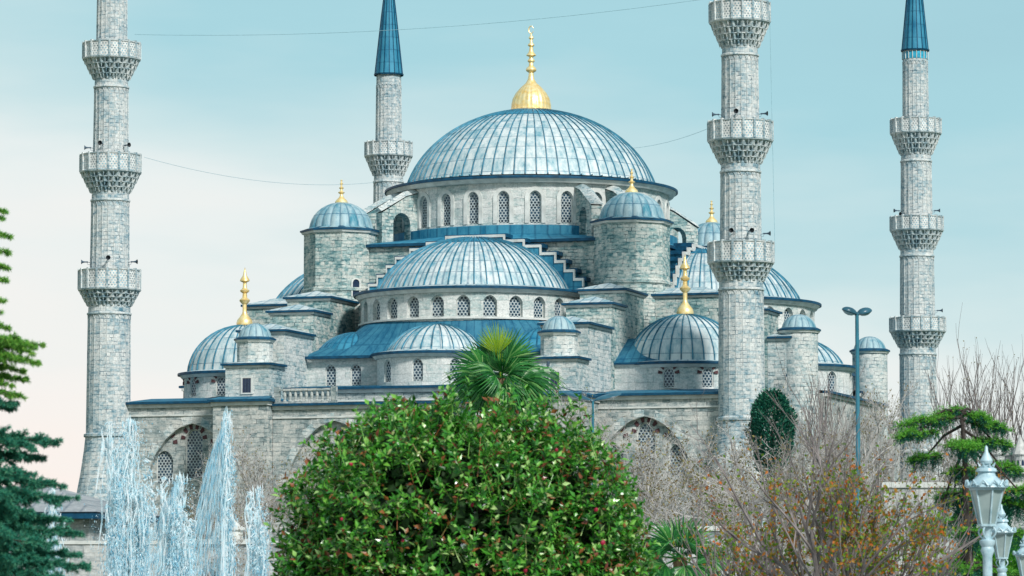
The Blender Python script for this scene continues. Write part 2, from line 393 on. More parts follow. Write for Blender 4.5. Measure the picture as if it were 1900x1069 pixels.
def cap_profile(R, h, n=14, sq=1.0):
    """dome profile from rim to apex: circular cap, slightly steep at the rim"""
    S = (R * R + h * h) / (2 * h)
    if h < R:
        a0 = math.asin(min(1, R / S))
        return [(S * math.sin(a0 * (1 - i / n)), S * math.cos(a0 * (1 - i / n)) - (S - h)) for i in range(n + 1)]
    return [(R * math.cos(PI / 2 * i / n), h * math.sin(PI / 2 * i / n)) for i in range(n + 1)]
def dome_profile(R, h, z0, n=14, k=0.35):
    c = cap_profile(R, h, n); out = []
    for i, (r, z) in enumerate(c):
        t = PI / 2 * i / n; r2, zz = R * math.cos(t), h * math.sin(t)
        out.append((r * (1 - k) + r2 * k if 0 < i < n else r, z0 + z * (1 - k) + zz * k))
    out[-1] = (0.0, out[-1][1]); return out
def eave(mb, R, z, n=48, cx=0, cy=0, a0=0, a1=2 * PI, inner=None, mt=0, ms=1, th=0.3, drop=0.45):
    """lead drip edge over a stone cornice"""
    inner = inner or R - 1.2
    mb.lathe([(inner, z - drop, ms), (R - 0.45, z - drop, ms), (R - 0.2, z - 0.18, ms), (R - 0.16, z - 0.17, 2), (R, z - 0.15, 2), (R, z + 0.05, 2), (R - 0.05, z + 0.09, mt), (inner, z + th, mt)], n, ms, cx, cy, a0, a1)
def finial(parent, x, y, z, H, prof, m=GOLD, name='finial', wd=1.0):
    mb = MB(); mb.lathe([(r * H * wd, zz * H) for r, zz in prof], 20)
    o = mb.build(name, m, parent, smooth=40, loc=(x, y, z)); return o
FP_SMALL = [(.0, .0), (.20, .0), (.22, .06), (.19, .14), (.10, .24), (.055, .33), (.05, .40), (.10, .44), (.115, .465), (.09, .49), (.045, .52), (.04, .60), (.075, .635), (.085, .655), (.06, .68), (.03, .71), (.03, .79), (.055, .82), (.055, .84), (.025, .87), (.02, .93), (.04, .955), (.03, .98), (.0, 1.0)]
FP_TALL = [(.0, .0), (.135, .0), (.14, .04), (.125, .09), (.08, .15), (.045, .20), (.036, .24), (.036, .36), (.05, .37), (.085, .41), (.09, .435), (.06, .46), (.04, .48), (.036, .55), (.075, .575), (.08, .60), (.05, .62), (.034, .65), (.03, .73), (.04, .735), (.085, .76), (.075, .79), (.035, .85), (.018, .93), (.0, 1.0)]

# ================================================================== THE MOSQUE
mosque = empty('mosque', (RX, RY, 0), RA, label='great grey stone mosque with cascading blue grey lead domes rising between the minarets', cat='mosque')
zc = 0
zD0 = Z(350, 0, 0); zDT = Z(205, 0, 0); zE = Z(362, 0, 0)
# ---- main dome
prof = dome_profile(12.75, zDT - zD0, zD0, 20, 0.38)
ci = 13
md = MB(); md.lathe([(13.9, zD0 - 0.1)] + prof[:ci + 1], 144, panels=72)
maind = md.build('main_dome', LEAD, mosque, smooth=35)
cm = MB(); cm.lathe([(prof[ci][0] + .04, prof[ci][1] + .02)] + [(r, z + .03) for r, z in prof[ci + 1:]], 144, panels=72); cm.build('sky_tinted_crown_sheets', LEADB, maind, smooth=35)  # crown course of sheets; sky reflection painted in as bluer lead
rb = MB(); rb.ribs([(13.2, zD0 + 0.05)] + prof[:-2], 72, 0.09, 0.10); rb.build('standing_seams', RIBM, maind)
# golden crown
k = Z(150, 0, 0) - zDT
fin = MB()
def gad(b, r, z): return r * (1 + 0.035 * abs(math.sin(b * 12))) if zDT - .1 < z < zDT + k * .8 and r > .4 else r
x1 = (1021 - 948) / 2 / 18.24
fp = [(x1 * 1.08, -.1), (x1 * 1.06, .05), (x1 * .99, .1), (x1 * .98, k * .2), (x1 * .92, k * .38), (x1 * .76, k * .58), (x1 * .5, k * .78), (x1 * .28, k * .92), (x1 * .17, k * 1.05), (.28, k * 1.16)]
top = Z(50, 0, 0) - zDT
rest = [(.26, .42), (.24, .45), (.50, .47), (.55, .485), (.45, .51), (.24, .53), (.22, .57), (.36, .585), (.36, .60), (.20, .62), (.2, .64), (.5, .655), (.45, .67), (.3, .69), (.2, .72), (.16, .76), (.34, .775), (.32, .79), (.15, .81), (.13, .85), (.26, .862), (.24, .874), (.08, .90), (.05, .92)]
fp += [(r, z * top) for r, z in rest if z * top > k * 1.2]
fp.append((0, .93 * top))
fin.lathe([(r, z + zDT) for r, z in fp], 96, rf=gad)
cr_o = fin.build('gilded_finial', GOLD, maind, smooth=50)
cres = MB(); ps = []; rs = []
for i in range(15):
    a = rad(-70 + 320 * i / 14); ps.append((math.sin(a + PI) * .26, 0, zDT + top * .965 + math.cos(a + PI) * .38)); rs.append(0.02 + .05 * math.sin(PI * i / 14))
cres.tube(ps, rs, 6); cres.build('crescent', GOLD, maind)
# ---- drum with windows
RD = 14.0; zDb = Z(420, 0, -13.5); wz0 = Z(415, 0, -14); wz1 = Z(355, 0, -14); wh = wz1 - wz0
dr = MB(); wins = []; NW = 28
for i in range(NW): wins.append(((i + .5) * 2 * PI / NW * RD, 1.2, wz0, wz0 + wh - .62, .62))
wall(dr, cyl(RD), 0, 2 * PI * RD, zDb - .4, zE, wins, 0.35, 0, 0.6)
eave(dr, 14.95, zE + .25, 112, inner=13.2, mt=3, ms=1, drop=.55)
drum = dr.build('drum', [S_DRUM, TRIM, LEADD, LEAD], mosque, smooth=30)
for i in range(NW):
    a = (i + .5) * 2 * PI / NW
    if 115 < math.degrees(a) < 215: continue
    r = RD - .3; put_window('drum', drum, r * math.sin(a), -r * math.cos(a), wz0, a, (1.2, wh, .62, .42, False, .30))
# paired flying buttresses on the diagonals
for q in range(4):
    for sgn in (-1, 1):
        a = PI / 4 + q * PI / 2 + sgn * rad(6.8)
        b = MB(); hw = .55; r0, r1, r2 = 13.7, 15.4, 18.2; zt = zE - .7; zb = zDb - 1.5
        zm = zDb + (zt - zDb) * .55; N = 8
        prof2 = [(r0, zt), (r1, zt - .5), (r2, zt - 2.2), (r2, zb), (16.6, zb)]
        arc = [(16.6 - 1.9 * (i / N), zDb + 1.2 * math.sin(PI / 2 * min(1, i / N * 1.3)) if i else zDb) for i in range(N + 1)]
        poly = [(r0, zt), (r1, zt - .5), (r2, zt - 2.2), (r2, zb), (16.9, zb)] + [(15.9 + 1.0 * math.cos(PI * i / 8), zDb + .6 + 1.1 * math.sin(PI * i / 8)) for i in range(9)] + [(14.9, zb), (r0, zb)]
        def PP(r, z, o): return (r * math.sin(a) + o * math.cos(a), -r * math.cos(a) + o * math.sin(a), z)
        # side faces as strips above / beside the opening
        def sides(p4):
            b.face([PP(r, z, hw) for r, z in p4], 0); b.face([PP(r, z, -hw) for r, z in reversed(p4)], 0)
        zspan = lambda r: zt - .5 * (r - r0) / (r1 - r0) if r < r1 else zt - .5 - 1.7 * (r - r1) / (r2 - r1)
        xs = [r0, 14.9] + [15.9 + 1.0 * math.cos(PI * (8 - i) / 8) for i in range(9)] + [r2]
        def low(r):
            if r <= 14.9 or r >= 16.9: return zb
            return zDb + .6 + 1.1 * math.sqrt(max(0, 1 - (r - 15.9) ** 2))
        sides([(r0, zb), (14.9, zb), (14.9, zspan(14.9)), (r0, zspan(r0))])
        for i in range(8):
            ra, rb_ = 15.9 - math.cos(PI * i / 8), 15.9 - math.cos(PI * (i + 1) / 8)
            za, zb_ = zDb + .6 + 1.1 * math.sin(PI * i / 8), zDb + .6 + 1.1 * math.sin(PI * (i + 1) / 8)
            sides([(ra, za), (rb_, zb_), (rb_, zspan(rb_)), (ra, zspan(ra))])
            b.face([PP(ra, za, hw), PP(ra, za, -hw), PP(rb_, zb_, -hw), PP(rb_, zb_, hw)], 0)
        for rr in (14.9, 16.9): b.face([PP(rr, zb, hw), PP(rr, zb, -hw), PP(rr, zDb + .6, -hw), PP(rr, zDb + .6, hw)], 0)
        sides([(16.9, zb), (r2, zb), (r2, zspan(r2)), (16.9, zspan(16.9))])
        hh = hw + .15
        for (ra, rb_) in ((r0, r1), (r1, r2 + .15)):
            za = zspan(ra) + .12; zb_ = (zspan(min(rb_, r2))) + .12
            A = [PP(ra, za, -hh), PP(ra, za, hh), PP(ra, za + .45, 0)]; B_ = [PP(rb_, zb_, -hh), PP(rb_, zb_, hh), PP(rb_, zb_ + .45, 0)]
            b.face([A[0], A[2], B_[2], B_[0]], 1); b.face([A[2], A[1], B_[1], B_[2]], 1); b.face([A[0], A[1], B_[1], B_[0]][::-1], 1); b.face([B_[0], B_[2], B_[1]], 1)
        b.face([PP(r2, zb, -hw), PP(r2, zb, hw), PP(r2, zspan(r2), hw), PP(r2, zspan(r2), -hw)], 0)
        b.build('flying_buttress', [S_ROUGH, S_MAIN], mosque)
# ---- square base and lead skirt round the drum
SQ = 16.2; zSq = Z(448, 0, -SQ)
sk = MB()
N = 96
def sqp(b, R):
    x, y = math.sin(b), -math.cos(b); t = R / max(abs(x), abs(y)); t = min(t, R * 1.25); return (x * t, y * t)
for i in range(N):
    b0, b1 = 2 * PI * i / N, 2 * PI * (i + 1) / N
    P = lambda R, b, z: (R * math.sin(b), -R * math.cos(b), z)
    r1 = 14.9
    sk.face([P(r1, b0, zDb - 1.0), P(r1, b1, zDb - 1.0), P(r1, b1, zDb - .1), P(r1, b0, zDb - .1)], 0, [(b0 * 12, 0), (b1 * 12, 0), (b1 * 12, 1), (b0 * 12, 1)])
    sk.face([P(r1, b0, zDb - .1), P(r1, b1, zDb - .1), P(13.8, b1, zDb + .1), P(13.8, b0, zDb + .1)], 0, [(b0 * 12, 1), (b1 * 12, 1), (b1 * 12, 2), (b0 * 12, 2)])
    q0, q1 = sqp(b0, SQ + .5), sqp(b1, SQ + .5)
    sk.face([(q0[0], q0[1], zSq), (q1[0], q1[1], zSq), P(r1 - .05, b1, zDb - .95), P(r1 - .05, b0, zDb - .95)], 0, [(b0 * 12, 4), (b1 * 12, 4), (b1 * 12, 2), (b0 * 12, 2)])
    sk.face([(q0[0], q0[1], zSq - .28), (q1[0], q1[1], zSq - .28), (q1[0], q1[1], zSq), (q0[0], q0[1], zSq)], 1)
    p0, p1 = sqp(b0, SQ - .3), sqp(b1, SQ - .3)
    sk.face([(p0[0], p0[1], zSq - .29), (p1[0], p1[1], zSq - .29), (q1[0], q1[1], zSq - .28), (q0[0], q0[1], zSq - .28)], 1)
sk.build('drum_skirt_roof', [LEADB, LEADD], mosque)
bs = MB(); a = [sqp(2 * PI * i / N, SQ) for i in range(N)]
bs.prism([(-SQ, -SQ), (SQ, -SQ), (SQ, SQ), (-SQ, SQ)], Z(560, 0, -SQ), zSq - .3, 0, top=False, bottom=False)
bs.build('square_base', S_ROUGH, mosque)
# ---- weight towers
TT = 15.0; zTE = (Z(410, TT, -TT) + Z(434, -TT, -TT)) / 2; zTd = (Z(355, TT, -TT) + Z(379, -TT, -TT)) / 2
zTf = Z(313, TT, -TT)
tw = MB(); n8 = 8
o8 = dict(n=8)
tw.lathe([(3.75, 12.0), (3.75, Z(530, TT, -TT)), (3.95, Z(530, TT, -TT) + .05), (3.95, Z(530, TT, -TT) + .3), (3.7, Z(530, TT, -TT) + .4), (3.7, zTE - .35), (3.9, zTE - .3, 1), (4.0, zTE - .1, 2), (4.1, zTE - .08, 2), (4.1, zTE + .08, 2), (3.2, zTE + .35, 2)], 8, 0, a0=rad(22.5 + 18 - 18), a1=rad(22.5) + 2 * PI)
tower = tw.build('weight_tower', [S_ROUGH, TRIM, LEADD], mosque, loc=(TT, -TT, 0))
def cupola(R, h, z, lobes, parent, seg=6, m=LEADC, fl=.25):
    mb = MB(); P = dome_profile(R, h, z, 9, .7)
    def rf(b, r, zz): return r * (1 - .045 * (1 - abs(math.sin(b * lobes / 2)) ** .7) * (1 if r < R * 1.01 else .3)) if r > .05 else r
    mb.lathe([(R + fl, z - .12), (R + .02, z + .08)] + P[1:], lobes * seg, 0, panels=lobes, rf=rf)
    return mb.build('cupola', m, parent, smooth=25)
cu = cupola(3.2, zTd - zTE - .2, zTE + .25, 20, tower, fl=.6)
finial(tower, 0, 0, zTd - .1, zTf - zTd + .1, FP_SMALL, wd=1.2)
towers = [tower]
for k_, (x, y) in enumerate([(-TT, -TT), (TT, TT), (-TT, TT)]):
    towers.append(dup(tower, mosque, 0, (x, y, 0)))
# ---- front wing (built facing -y, then turned for the other sides)
sR, sL = 11.0, 18.2
zSe = Z(533, 0, -sL - 11); zSa = Z(443, 0, -sL); zSb = Z(592, 0, -sL - 11)
wz0 = Z(588, 0, -sL - 11); wz1 = Z(548, 0, -sL - 11); wh = wz1 - wz0
def wing(detail=True):
    parts = []
    P = dome_profile(9.7, zSa - zSe - .1, zSe + .15, 14, .3)
    mb = MB(); mb.lathe([(11.0, zSe - .02)] + P[:10], 60, cx=0, cy=-sL, a0=rad(-100), a1=rad(100), panels=48)
    sd_ = mb.build('half_dome', LEAD, mosque, smooth=35)
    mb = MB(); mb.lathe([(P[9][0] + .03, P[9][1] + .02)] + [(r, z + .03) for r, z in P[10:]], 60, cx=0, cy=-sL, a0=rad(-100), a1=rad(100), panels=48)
    mb.build('sky_tinted_crown_sheets', LEADB, sd_, smooth=35)  # bluer half-dome crown, the sky's reflection put into the lead colour
    mb = MB(); mb.ribs([(10.6, zSe + .05)] + P[:-2], 27, .13, .12, cx=0, cy=-sL, a0=rad(-100), a1=rad(100), ends=True); mb.build('standing_seams', RIBM, sd_)
    parts.append(sd_)
    mb = MB(); W = []; sp = rad(13.2)
    for i in range(-6, 7): W.append((i * sp * sR, 1.35, wz0, wz0 + wh - .65, .65))
    wall(mb, cyl(sR, 0, -sL), rad(-95) * sR, rad(95) * sR, zSb - 1.5, zSe - .3, W, .5, 0, .6)
    eave(mb, 11.7, zSe, 72, 0, -sL, rad(-96), rad(96), inner=10.2, mt=3, ms=1, drop=.5)
    mb.lathe([(11.0, zSb + .02), (11.25, zSb), (11.25, zSb + .18), (11.0, zSb + .22)], 72, 1, 0, -sL, rad(-95), rad(95))
    dm = mb.build('half_dome_drum', [S_DRUM, TRIM, LEADD, LEAD], mosque, smooth=30)
    for i in range(-6, 7):
        a = i * sp; r = sR - .45
        put_window('semi', dm, r * math.sin(a), -sL - r * math.cos(a), wz0, a, (1.35, wh, .65, .0, False, .45))
    parts.append(dm)
    # stepped arch
    steps = [(2.9, 438), (4.9, 447), (6.6, 457), (8.1, 471), (9.05, 486), (10.0, 503), (10.9, 519)]
    yf, yb = -sL + .2, -SQ + .3
    pr = []; prev = 0
    mb = MB(); cap = MB(); zbase = Z(545, 0, yf)
    for i, (wx, py) in enumerate(steps):
        zt = Z(py, wx, yf); znext = Z(steps[i + 1][1], wx, yf) if i < 6 else Z(530, wx, yf)
        for sg in (-1, 1):
            xa, xb = (prev, wx) if sg > 0 else (-wx, -prev)
            mb.face([(xa, yf, zbase), (xb, yf, zbase), (xb, yf, zt), (xa, yf, zt)], 0)
            # pale edging strip, then lead tread
            xo = wx if sg > 0 else -wx
            cap.box(xa - (.0 if sg > 0 else .12), xb + (.12 if sg > 0 else 0), yf - .12, yf + .25, zt - .1, zt + .16, 1)
            cap.box(min(xo, xo + sg * .12) , max(xo, xo + sg * .12), yf - .12, yf + .25, znext - .1, zt - .1, 1)
            cap.box(xa - (.0 if sg > 0 else .3), xb + (.3 if sg > 0 else 0), yf + .25, yb, zt - .1, zt + .28 + .004 * i, 0)
            xs_ = (wx, yf, yb)
            mb.face([(xo, yf, znext - .1), (xo, yb, znext - .1), (xo, yb, zt), (xo, yf, zt)][::sg], 0)
        prev = wx
    st = mb.build('stepped_arch', [LEADB], mosque); cap.build('step_capping', [LEADD, TRIM], st)
    parts.append(st)
    # lower lead skirt between the buttresses with exedra bulges
    yE = -30.2; zX = Z(652, 0, -35); zXa = Z(602, 0, -29)
    mb = MB(); N = 40
    for i in range(N):
        b0, b1 = rad(-95 + 190 * i / N), rad(-95 + 190 * (i + 1) / N)
        def outp(b):
            x, y = math.sin(b), -math.cos(b)
            t = min(13.2 / max(abs(x), 1e-6), (abs(yE - .4) - sL) / max(-y, 1e-3) if y < 0 else 1e9); return (x * t, -sL + y * t)
        o0, o1 = outp(b0), outp(b1); r = 10.9
        A0 = (r * math.sin(b0), -sL - r * math.cos(b0)); A1 = (r * math.sin(b1), -sL - r * math.cos(b1))
        prevq = None
        K = 5
        for k2 in range(K):
            t0, t1 = k2 / K, (k2 + 1) / K
            def L(A, O, t, b):
                zz = zSb + .1 + (zX - zSb - .1) * (t ** .85); return (A[0] + (O[0] - A[0]) * t, A[1] + (O[1] - A[1]) * t, zz)
            mb.face([L(A0, o0, t1, b0), L(A1, o1, t1, b1), L(A1, o1, t0, b1), L(A0, o0, t0, b0)], 0, [(b0 * 11, t1 * 4), (b1 * 11, t1 * 4), (b1 * 11, t0 * 4), (b0 * 11, t0 * 4)])
    mb.box(-13, 13, yE - .75, yE - .4, zX - .22, zX + .03, 1)
    sk_ = mb.build('skirt_roof', [LEADR, LEADD], mosque, smooth=25)
    parts.append(sk_)
    global zX_; zX_ = zX
    # exedra domes
    for (ex, ey, R, zt, main) in ((0, -29, 4.9, zXa, True), (-9.2, -26.0, 4.0, zXa - .4, False), (9.2, -26.0, 4.0, zXa - .4, False)):
        P = dome_profile(R, zt - zX - .1, zX + .1, 9, .3)
        mb = MB(); mb.lathe([(R + 1.1, zX - .02)] + P if main else P, 40, cx=ex, cy=ey, a0=rad(-100), a1=rad(100), panels=32)
        e = mb.build('exedra_dome', LEAD if main else LEADB, mosque, smooth=35)
        mb = MB(); mb.ribs(P[:-1], 16, .11, .10, cx=ex, cy=ey, a0=rad(-100), a1=rad(100), ends=True); mb.build('standing_seams', RIBM if main else LEADR, e)
        parts.append(e)
    w0 = Z(706, 0, -35); w1 = Z(664, 0, -35); zB = Z(722, 0, -35); hh = w1 - w0
    mb = MB(); wins = [(i * rad(36) * 5.7, 1.1, w0, w0 + hh - .6, .6) for i in (-2, -1, 0, 1, 2)]
    wall(mb, cyl(5.7, 0, -29), rad(-95) * 5.7, rad(95) * 5.7, zB, zX - .3, wins, .3, 0, .5)
    eave(mb, 6.3, zX, 48, 0, -29, rad(-80), rad(80), inner=5.0, mt=3, ms=1, drop=.45)
    ew = mb.build('exedra_wall', [S_DRUM, TRIM, LEADD, LEAD], mosque, smooth=30)
    for i in (-2, -1, 0, 1, 2):
        a = rad(36) * i; r = 5.7 - .25; put_window('exe', ew, r * math.sin(a), -29 - r * math.cos(a), w0, a, (1.1, hh, .6, 0, False, .25))
    parts.append(ew)
    for sg in (-1, 1):
        mb = MB(); x0, x1 = (-12.9, -5.4) if sg < 0 else (5.4, 12.9)
        f = flatw(0, yE, 0); wins = [(sg * 7.75, 1.1, w0 - .1, w0 + hh - .7, .6), (sg * 10.3, 1.1, w0 - .1, w0 + hh - .7, .6)]
        wall(mb, f, x0, x1, zB, zX - .2, wins, .3, 0, 2)
        fw = mb.build('clerestory_wall', S_DRUM, mosque)
        for xx in (7.75, 10.3): put_window('exe', fw, sg * xx, yE + .25, w0 - .1, 0, None)
        parts.append(fw)
    return parts
def hip(mb, x0, x1, y0, y1, z, h, m=0, me=1, ov=.35, gabled=True):
    X0, X1, Y0, Y1 = x0 - ov, x1 + ov, y0 - ov, y1 + ov
    mb.prism([(X0, Y0), (X1, Y0), (X1, Y1), (X0, Y1)], z - .2, z, me, top=False)
    wx = (X1 - X0) / 2; cx = (X0 + X1) / 2
    a, b = (cx, min(Y0 + wx, (Y0 + Y1) / 2), z + h), (cx, max(Y1 - wx, (Y0 + Y1) / 2), z + h)
    mb.face([(X0, Y0, z), (X1, Y0, z), a], m); mb.face([(X1, Y0, z), (X1, Y1, z), b, a], m); mb.face([(X1, Y1, z), (X0, Y1, z), b], m); mb.face([(X0, Y1, z), (X0, Y0, z), a, b], m)
front = wing()
zW4 = Z(550, 0, -20)          # pier top beside the towers
z3 = Z(575, -12.6, -28.8); z2 = Z(611, -12.6, -36.3); z1 = Z(673, -12.6, -40)
def buttress(sg, yfront, zs=None, turret_y=None, front_wing=True):
    out = []
    xa, xb = (12.6, 17.0)
    X0, X1 = (xa, xb) if sg > 0 else (-xb, -xa)
    lv = [(-24.4, -15.5, zW4), (-28.9, -24.42, z3)]
    if front_wing: lv += [(-36.3, -28.92, z2), (-40.0, -36.32, z1)]
    else: lv += [(-31.0, -28.92, z2 - .3)]
    for i, (ya, yb, zt) in enumerate(lv):
        mb = MB(); mb.box(X0 + .01 * i, X1 - .01 * i, ya, yb, 0, zt - .2, 0)
        mb.box(X0 - .12, X1 + .12, ya - .12, yb - .01, zt - .42, zt - .22, 1)
        o = mb.build('buttress', [S_ROUGH if i < 2 else S_MAIN, TRIM], mosque)
        r = MB(); hip(r, X0, X1, ya, yb - .36 if i else yb, zt, .75 if i < 3 else .3, 0, 1); r.build('hip_roof', [LEAD, LEADD], o)
        out.append(o)
    return out
fb = buttress(-1, 0) + buttress(1, 0)
sb = buttress(-1, 0, front_wing=False) + buttress(1, 0, front_wing=False)
for o in sb[4:]: 
    for ch in [q for q in bpy.data.objects if q.parent == o]: bpy.data.objects.remove(ch)
    bpy.data.objects.remove(o)
sb = sb[:4]
for o in sb: o.rotation_euler = (0, 0, PI / 2)
dup(sb[0], mosque, -PI / 2); dup(sb[3], mosque, -PI / 2)
for o in front[:4]:                                 # right, left (and back, without its windows)
    dup(o, mosque, PI / 2)
for o in front[:4]: dup(o, mosque, -PI / 2)
for o in front[:1] + front[2:4]: dup(o, mosque, PI)
for o in front[4:8]: dup(o, mosque, PI / 2, (-1.6, 0, 0) if o is front[4] or o is front[7] else None)
for o in front[4:5]: dup(o, mosque, -PI / 2)
# small door window in the left tower pier and stair openings
mb = MB(); mb.box(-.32, .32, -.08, .02, 0, 1.5, 0); mb.box(-.42, .42, -.04, .02, -.08, 1.62, 1)
for (x, y, z, a) in ((-13.6, -18.52, Z(553, -13.6, -18.5), 0.0),):
    pass
# ---- turrets with cupolas
def turret(x, y, R, zb, ze, zt, lobes=14):
    mb = MB(); mb.lathe([(R, zb), (R, ze - .35), (R + .12, ze - .3, 1), (R + .2, ze - .12, 1), (R + .3, ze - .1, 2), (R + .3, ze + .05, 2), (R, ze + .2, 2), (0, ze + .25, 2)], 10 if R < 1.7 else 24)
    o = mb.build('stair_turret', [S_MAIN, TRIM, LEADD], mosque, loc=(x, y, 0), smooth=30)
    cupola(R * .93, zt - ze - .1, ze + .1, lobes, o, fl=.25)
    return o
zte = (Z(634, -14.9, -38.2) + Z(613, 14.9, -38.2)) / 2; ztt = (Z(603, -14.9, -38.2) + Z(583, 14.9, -38.2)) / 2
for sg in (-1, 1): turret(sg * 14.8, -38.1, 1.68, z1 - .3, zte, ztt)
ze2 = (Z(612, 32, -15) + Z(652, 32, 15)) / 2; zt2 = (Z(580, 32, -15) + Z(627, 32, 15)) / 2
for y in (-15.4, 15.6): 
    turret(31.6, y, 1.8, 0, ze2, zt2, 14)
# ---- corner domes
zF = (Z(727, 24, -35) + Z(748, -24, -35)) / 2
CD = 22.3
zCe = (Z(671, CD, -CD - 6) + Z(690, -CD, -CD - 6)) / 2; zCa = Z(583, CD, -CD); zCb = Z(724, CD, -CD - 6); zCf = Z(470, CD, -CD)
w0 = Z(718, CD, -CD - 6); w1 = Z(681, CD, -CD - 6); hh = w1 - w0
mb = MB(); P = dome_profile(5.5, zCa - zCe - .2, zCe + .15, 12, .55)
mb.lathe([(6.3, zCe)] + P, 96, panels=32); cd = mb.build('corner_dome', LEAD, mosque, smooth=35, loc=(CD, -CD, 0))
mb = MB(); mb.ribs([(6.0, zCe + .05)] + P[:-1], 32, .11, .10); mb.build('standing_seams', RIBM, cd)
finial(cd, 0, 0, zCa - .05, zCf - zCa, FP_TALL)
mb = MB(); R = 5.85; W = [(i * rad(36) * R, 1.15, w0, w0 + hh - .6, .6) for i in range(10)]
wall(mb, cyl(R), -rad(18) * R, rad(342) * R, zCb - .8, zCe - .3, W, .25, 0, .6)
eave(mb, 6.5, zCe, 64, inner=5.2, mt=3, ms=1, drop=.45)
cdr = mb.build('corner_dome_drum', [S_DRUM, TRIM, LEADD, LEAD], mosque, smooth=30, loc=(CD, -CD, 0))
for i in (-2, -1, 0, 1, 2):
    a = rad(36) * i; r = R - .2; put_window('cor', cdr, r * math.sin(a), -r * math.cos(a), w0, a, (1.15, hh, .6, 0, True, .2))
for sg in (-1, 1):
    mb = MB(); a, b = sorted((sg * 16.9, sg * 21.5)); yf = -CD - 5.4
    mb.box(a, b, yf, -CD + 3, zF, zCe - .3, 0); mb.box(a, b, yf - .14, yf + .3, zCe - .3, zCe - .12, 1); mb.box(a, b, yf - .34, yf + .3, zCe - .12, zCe + .06, 2)
    q = [(sg * 16.95, yf - .3, zCe + .05), (sg * 22.0, yf - .3, zCe + .05), (sg * 19.5, -CD - 2.0, zCe + 2.6), (sg * 16.95, -CD - 1.0, zCe + 2.6)]
    mb.face(q if sg > 0 else q[::-1], 3)
    mb.build('linking_wall', [S_DRUM, TRIM, LEADD, LEADR], mosque)
dup(cd, mosque, 0, (-CD, -CD, 0)); dup(cdr, mosque, 0, (-CD, -CD, 0))
for x, y in ((CD, CD), (-CD, CD)):
    dup(cd, mosque, 0, (x, y, 0))
    o = cdr.copy(); C.objects.link(o); o.parent = mosque; o.location = (x, y, 0); o.rotation_euler = (0, 0, rad(90))
# ---- lower facades: sections of wall with blind pointed arches
def facade(x0, x1, y, zt, archs, wins, name='facade_wall', slope=True, band=True, rot=0.0, backy=-28.5, zback=None, zlow=0):
    """archs: (cx, half width, spring z, apex z); recess with windows inside"""
    o = empty('none') if False else None
    mb = MB(); f = flatw(0, y, 0)
    W = [(cx, 2 * hw, 0.02, sz, az - sz) for cx, hw, sz, az in archs]
    wall(mb, f, x0, x1, 0, zt - .55, W, .55, 0, 3)
    for cx, hw, sz, az in archs:      # back of each recess
        ww = [q for q in wins if abs(q[0] - cx) < hw]
        wall(mb, flatw(0, y + .55, 0), cx - hw - .1, cx + hw + .1, 0, az + .2, ww, .3, 3, 3)
        N = 16; ss = [-math.cos(PI * i / N) for i in range(N + 1)]   # voussoir ring
        for i in range(N):
            a, b = ss[i], ss[i + 1]; g = .75
            A = [(cx + hw * a, arch_z(a, sz, az - sz)), (cx + hw * b, arch_z(b, sz, az - sz)), (cx + (hw + g) * b, arch_z(b, sz, az - sz + g)), (cx + (hw + g) * a, arch_z(a, sz, az - sz + g))]
            mb.face([(px, y - .05, pz) for px, pz in A], 4 if i % 2 else 0)
            mb.face([(A[0][0], y - .05, A[0][1]), (A[0][0], y + .01, A[0][1]), (A[1][0], y + .01, A[1][1]), (A[1][0], y - .05, A[1][1])], 1)
            mb.face([(A[3][0], y - .05, A[3][1]), (A[3][0], y + .01, A[3][1]), (A[2][0], y + .01, A[2][1]), (A[2][0], y - .05, A[2][1])][::-1], 1)
    # cornice and lead eave
    mb.box(x0, x1, y - .12, y + .3, zt - 1.35, zt - 1.2, 1)
    mb.box(x0, x1, y - .22, y + .3, zt - .55, zt - .2, 1)
    mb.box(x0 - .05, x1 + .05, y - .55, y + .3, zt - .2, zt + .02, 2)
    fo = mb.build(name, [S_WALL, TRIM, LEADD, S_WALL, S_MAIN], mosque)
    for q in wins:
        put_window('fac%.2f' % q[1] if q[5] else 'facs', fo, q[0], y + .55 + .25, q[2], 0, (q[1], q[3] + q[4] - q[2], q[4], 0, True, .25))
    r = MB(); zb = zback if zback else zt + .7
    r.face([(x0, y - .5, zt), (x1, y - .5, zt), (x1, backy, zb), (x0, backy, zb)], 0)
    r.build('lean_to_roof', LEADR, fo); 
    return fo
za = (Z(768, 22, -35) + Z(790, -22, -35)) / 2; zs_ = za - 5.6
ww1, ww2, ww3 = Z(845, -22, -35), Z(800, -22, -35), Z(880, -25, -35)
def w5(cx, w_, top, h): return (cx, w_, top - h, top - .95, .95, True)
zwt = (Z(797, -22.5, -35) + Z(782, 22, -35)) / 2
for sg, cx in ((-1, -22.4), (1, 21.9)):
    x0, x1 = (-29.4, -17.2) if sg < 0 else (17.2, 29.4)
    facade(x0, x1, -35, zF, [(cx, 4.6, zs_, za)], [w5(cx, 1.75, zwt, 4.6), w5(cx - 3.0, 1.75, zwt - 2.0, 3.0), w5(cx + 3.0, 1.75, zwt - 2.0, 3.0)])
zM = Z(718, -5, -36)
facade(-12.55, 12.55, -36, zM, [], [], backy=-30.3, zback=Z(712, 0, -31))
zG = Z(749, -9, -40); 
g = facade(-12.2, 12.2, -40, zG, [(-6.2, 4.9, zs_ - 1.5, zG - 1.6), (6.2, 4.9, zs_ - 1.5, zG - 1.6)], [], backy=-36.1, zback=zG + .25)
zL = Z(741, -15, -41.5)
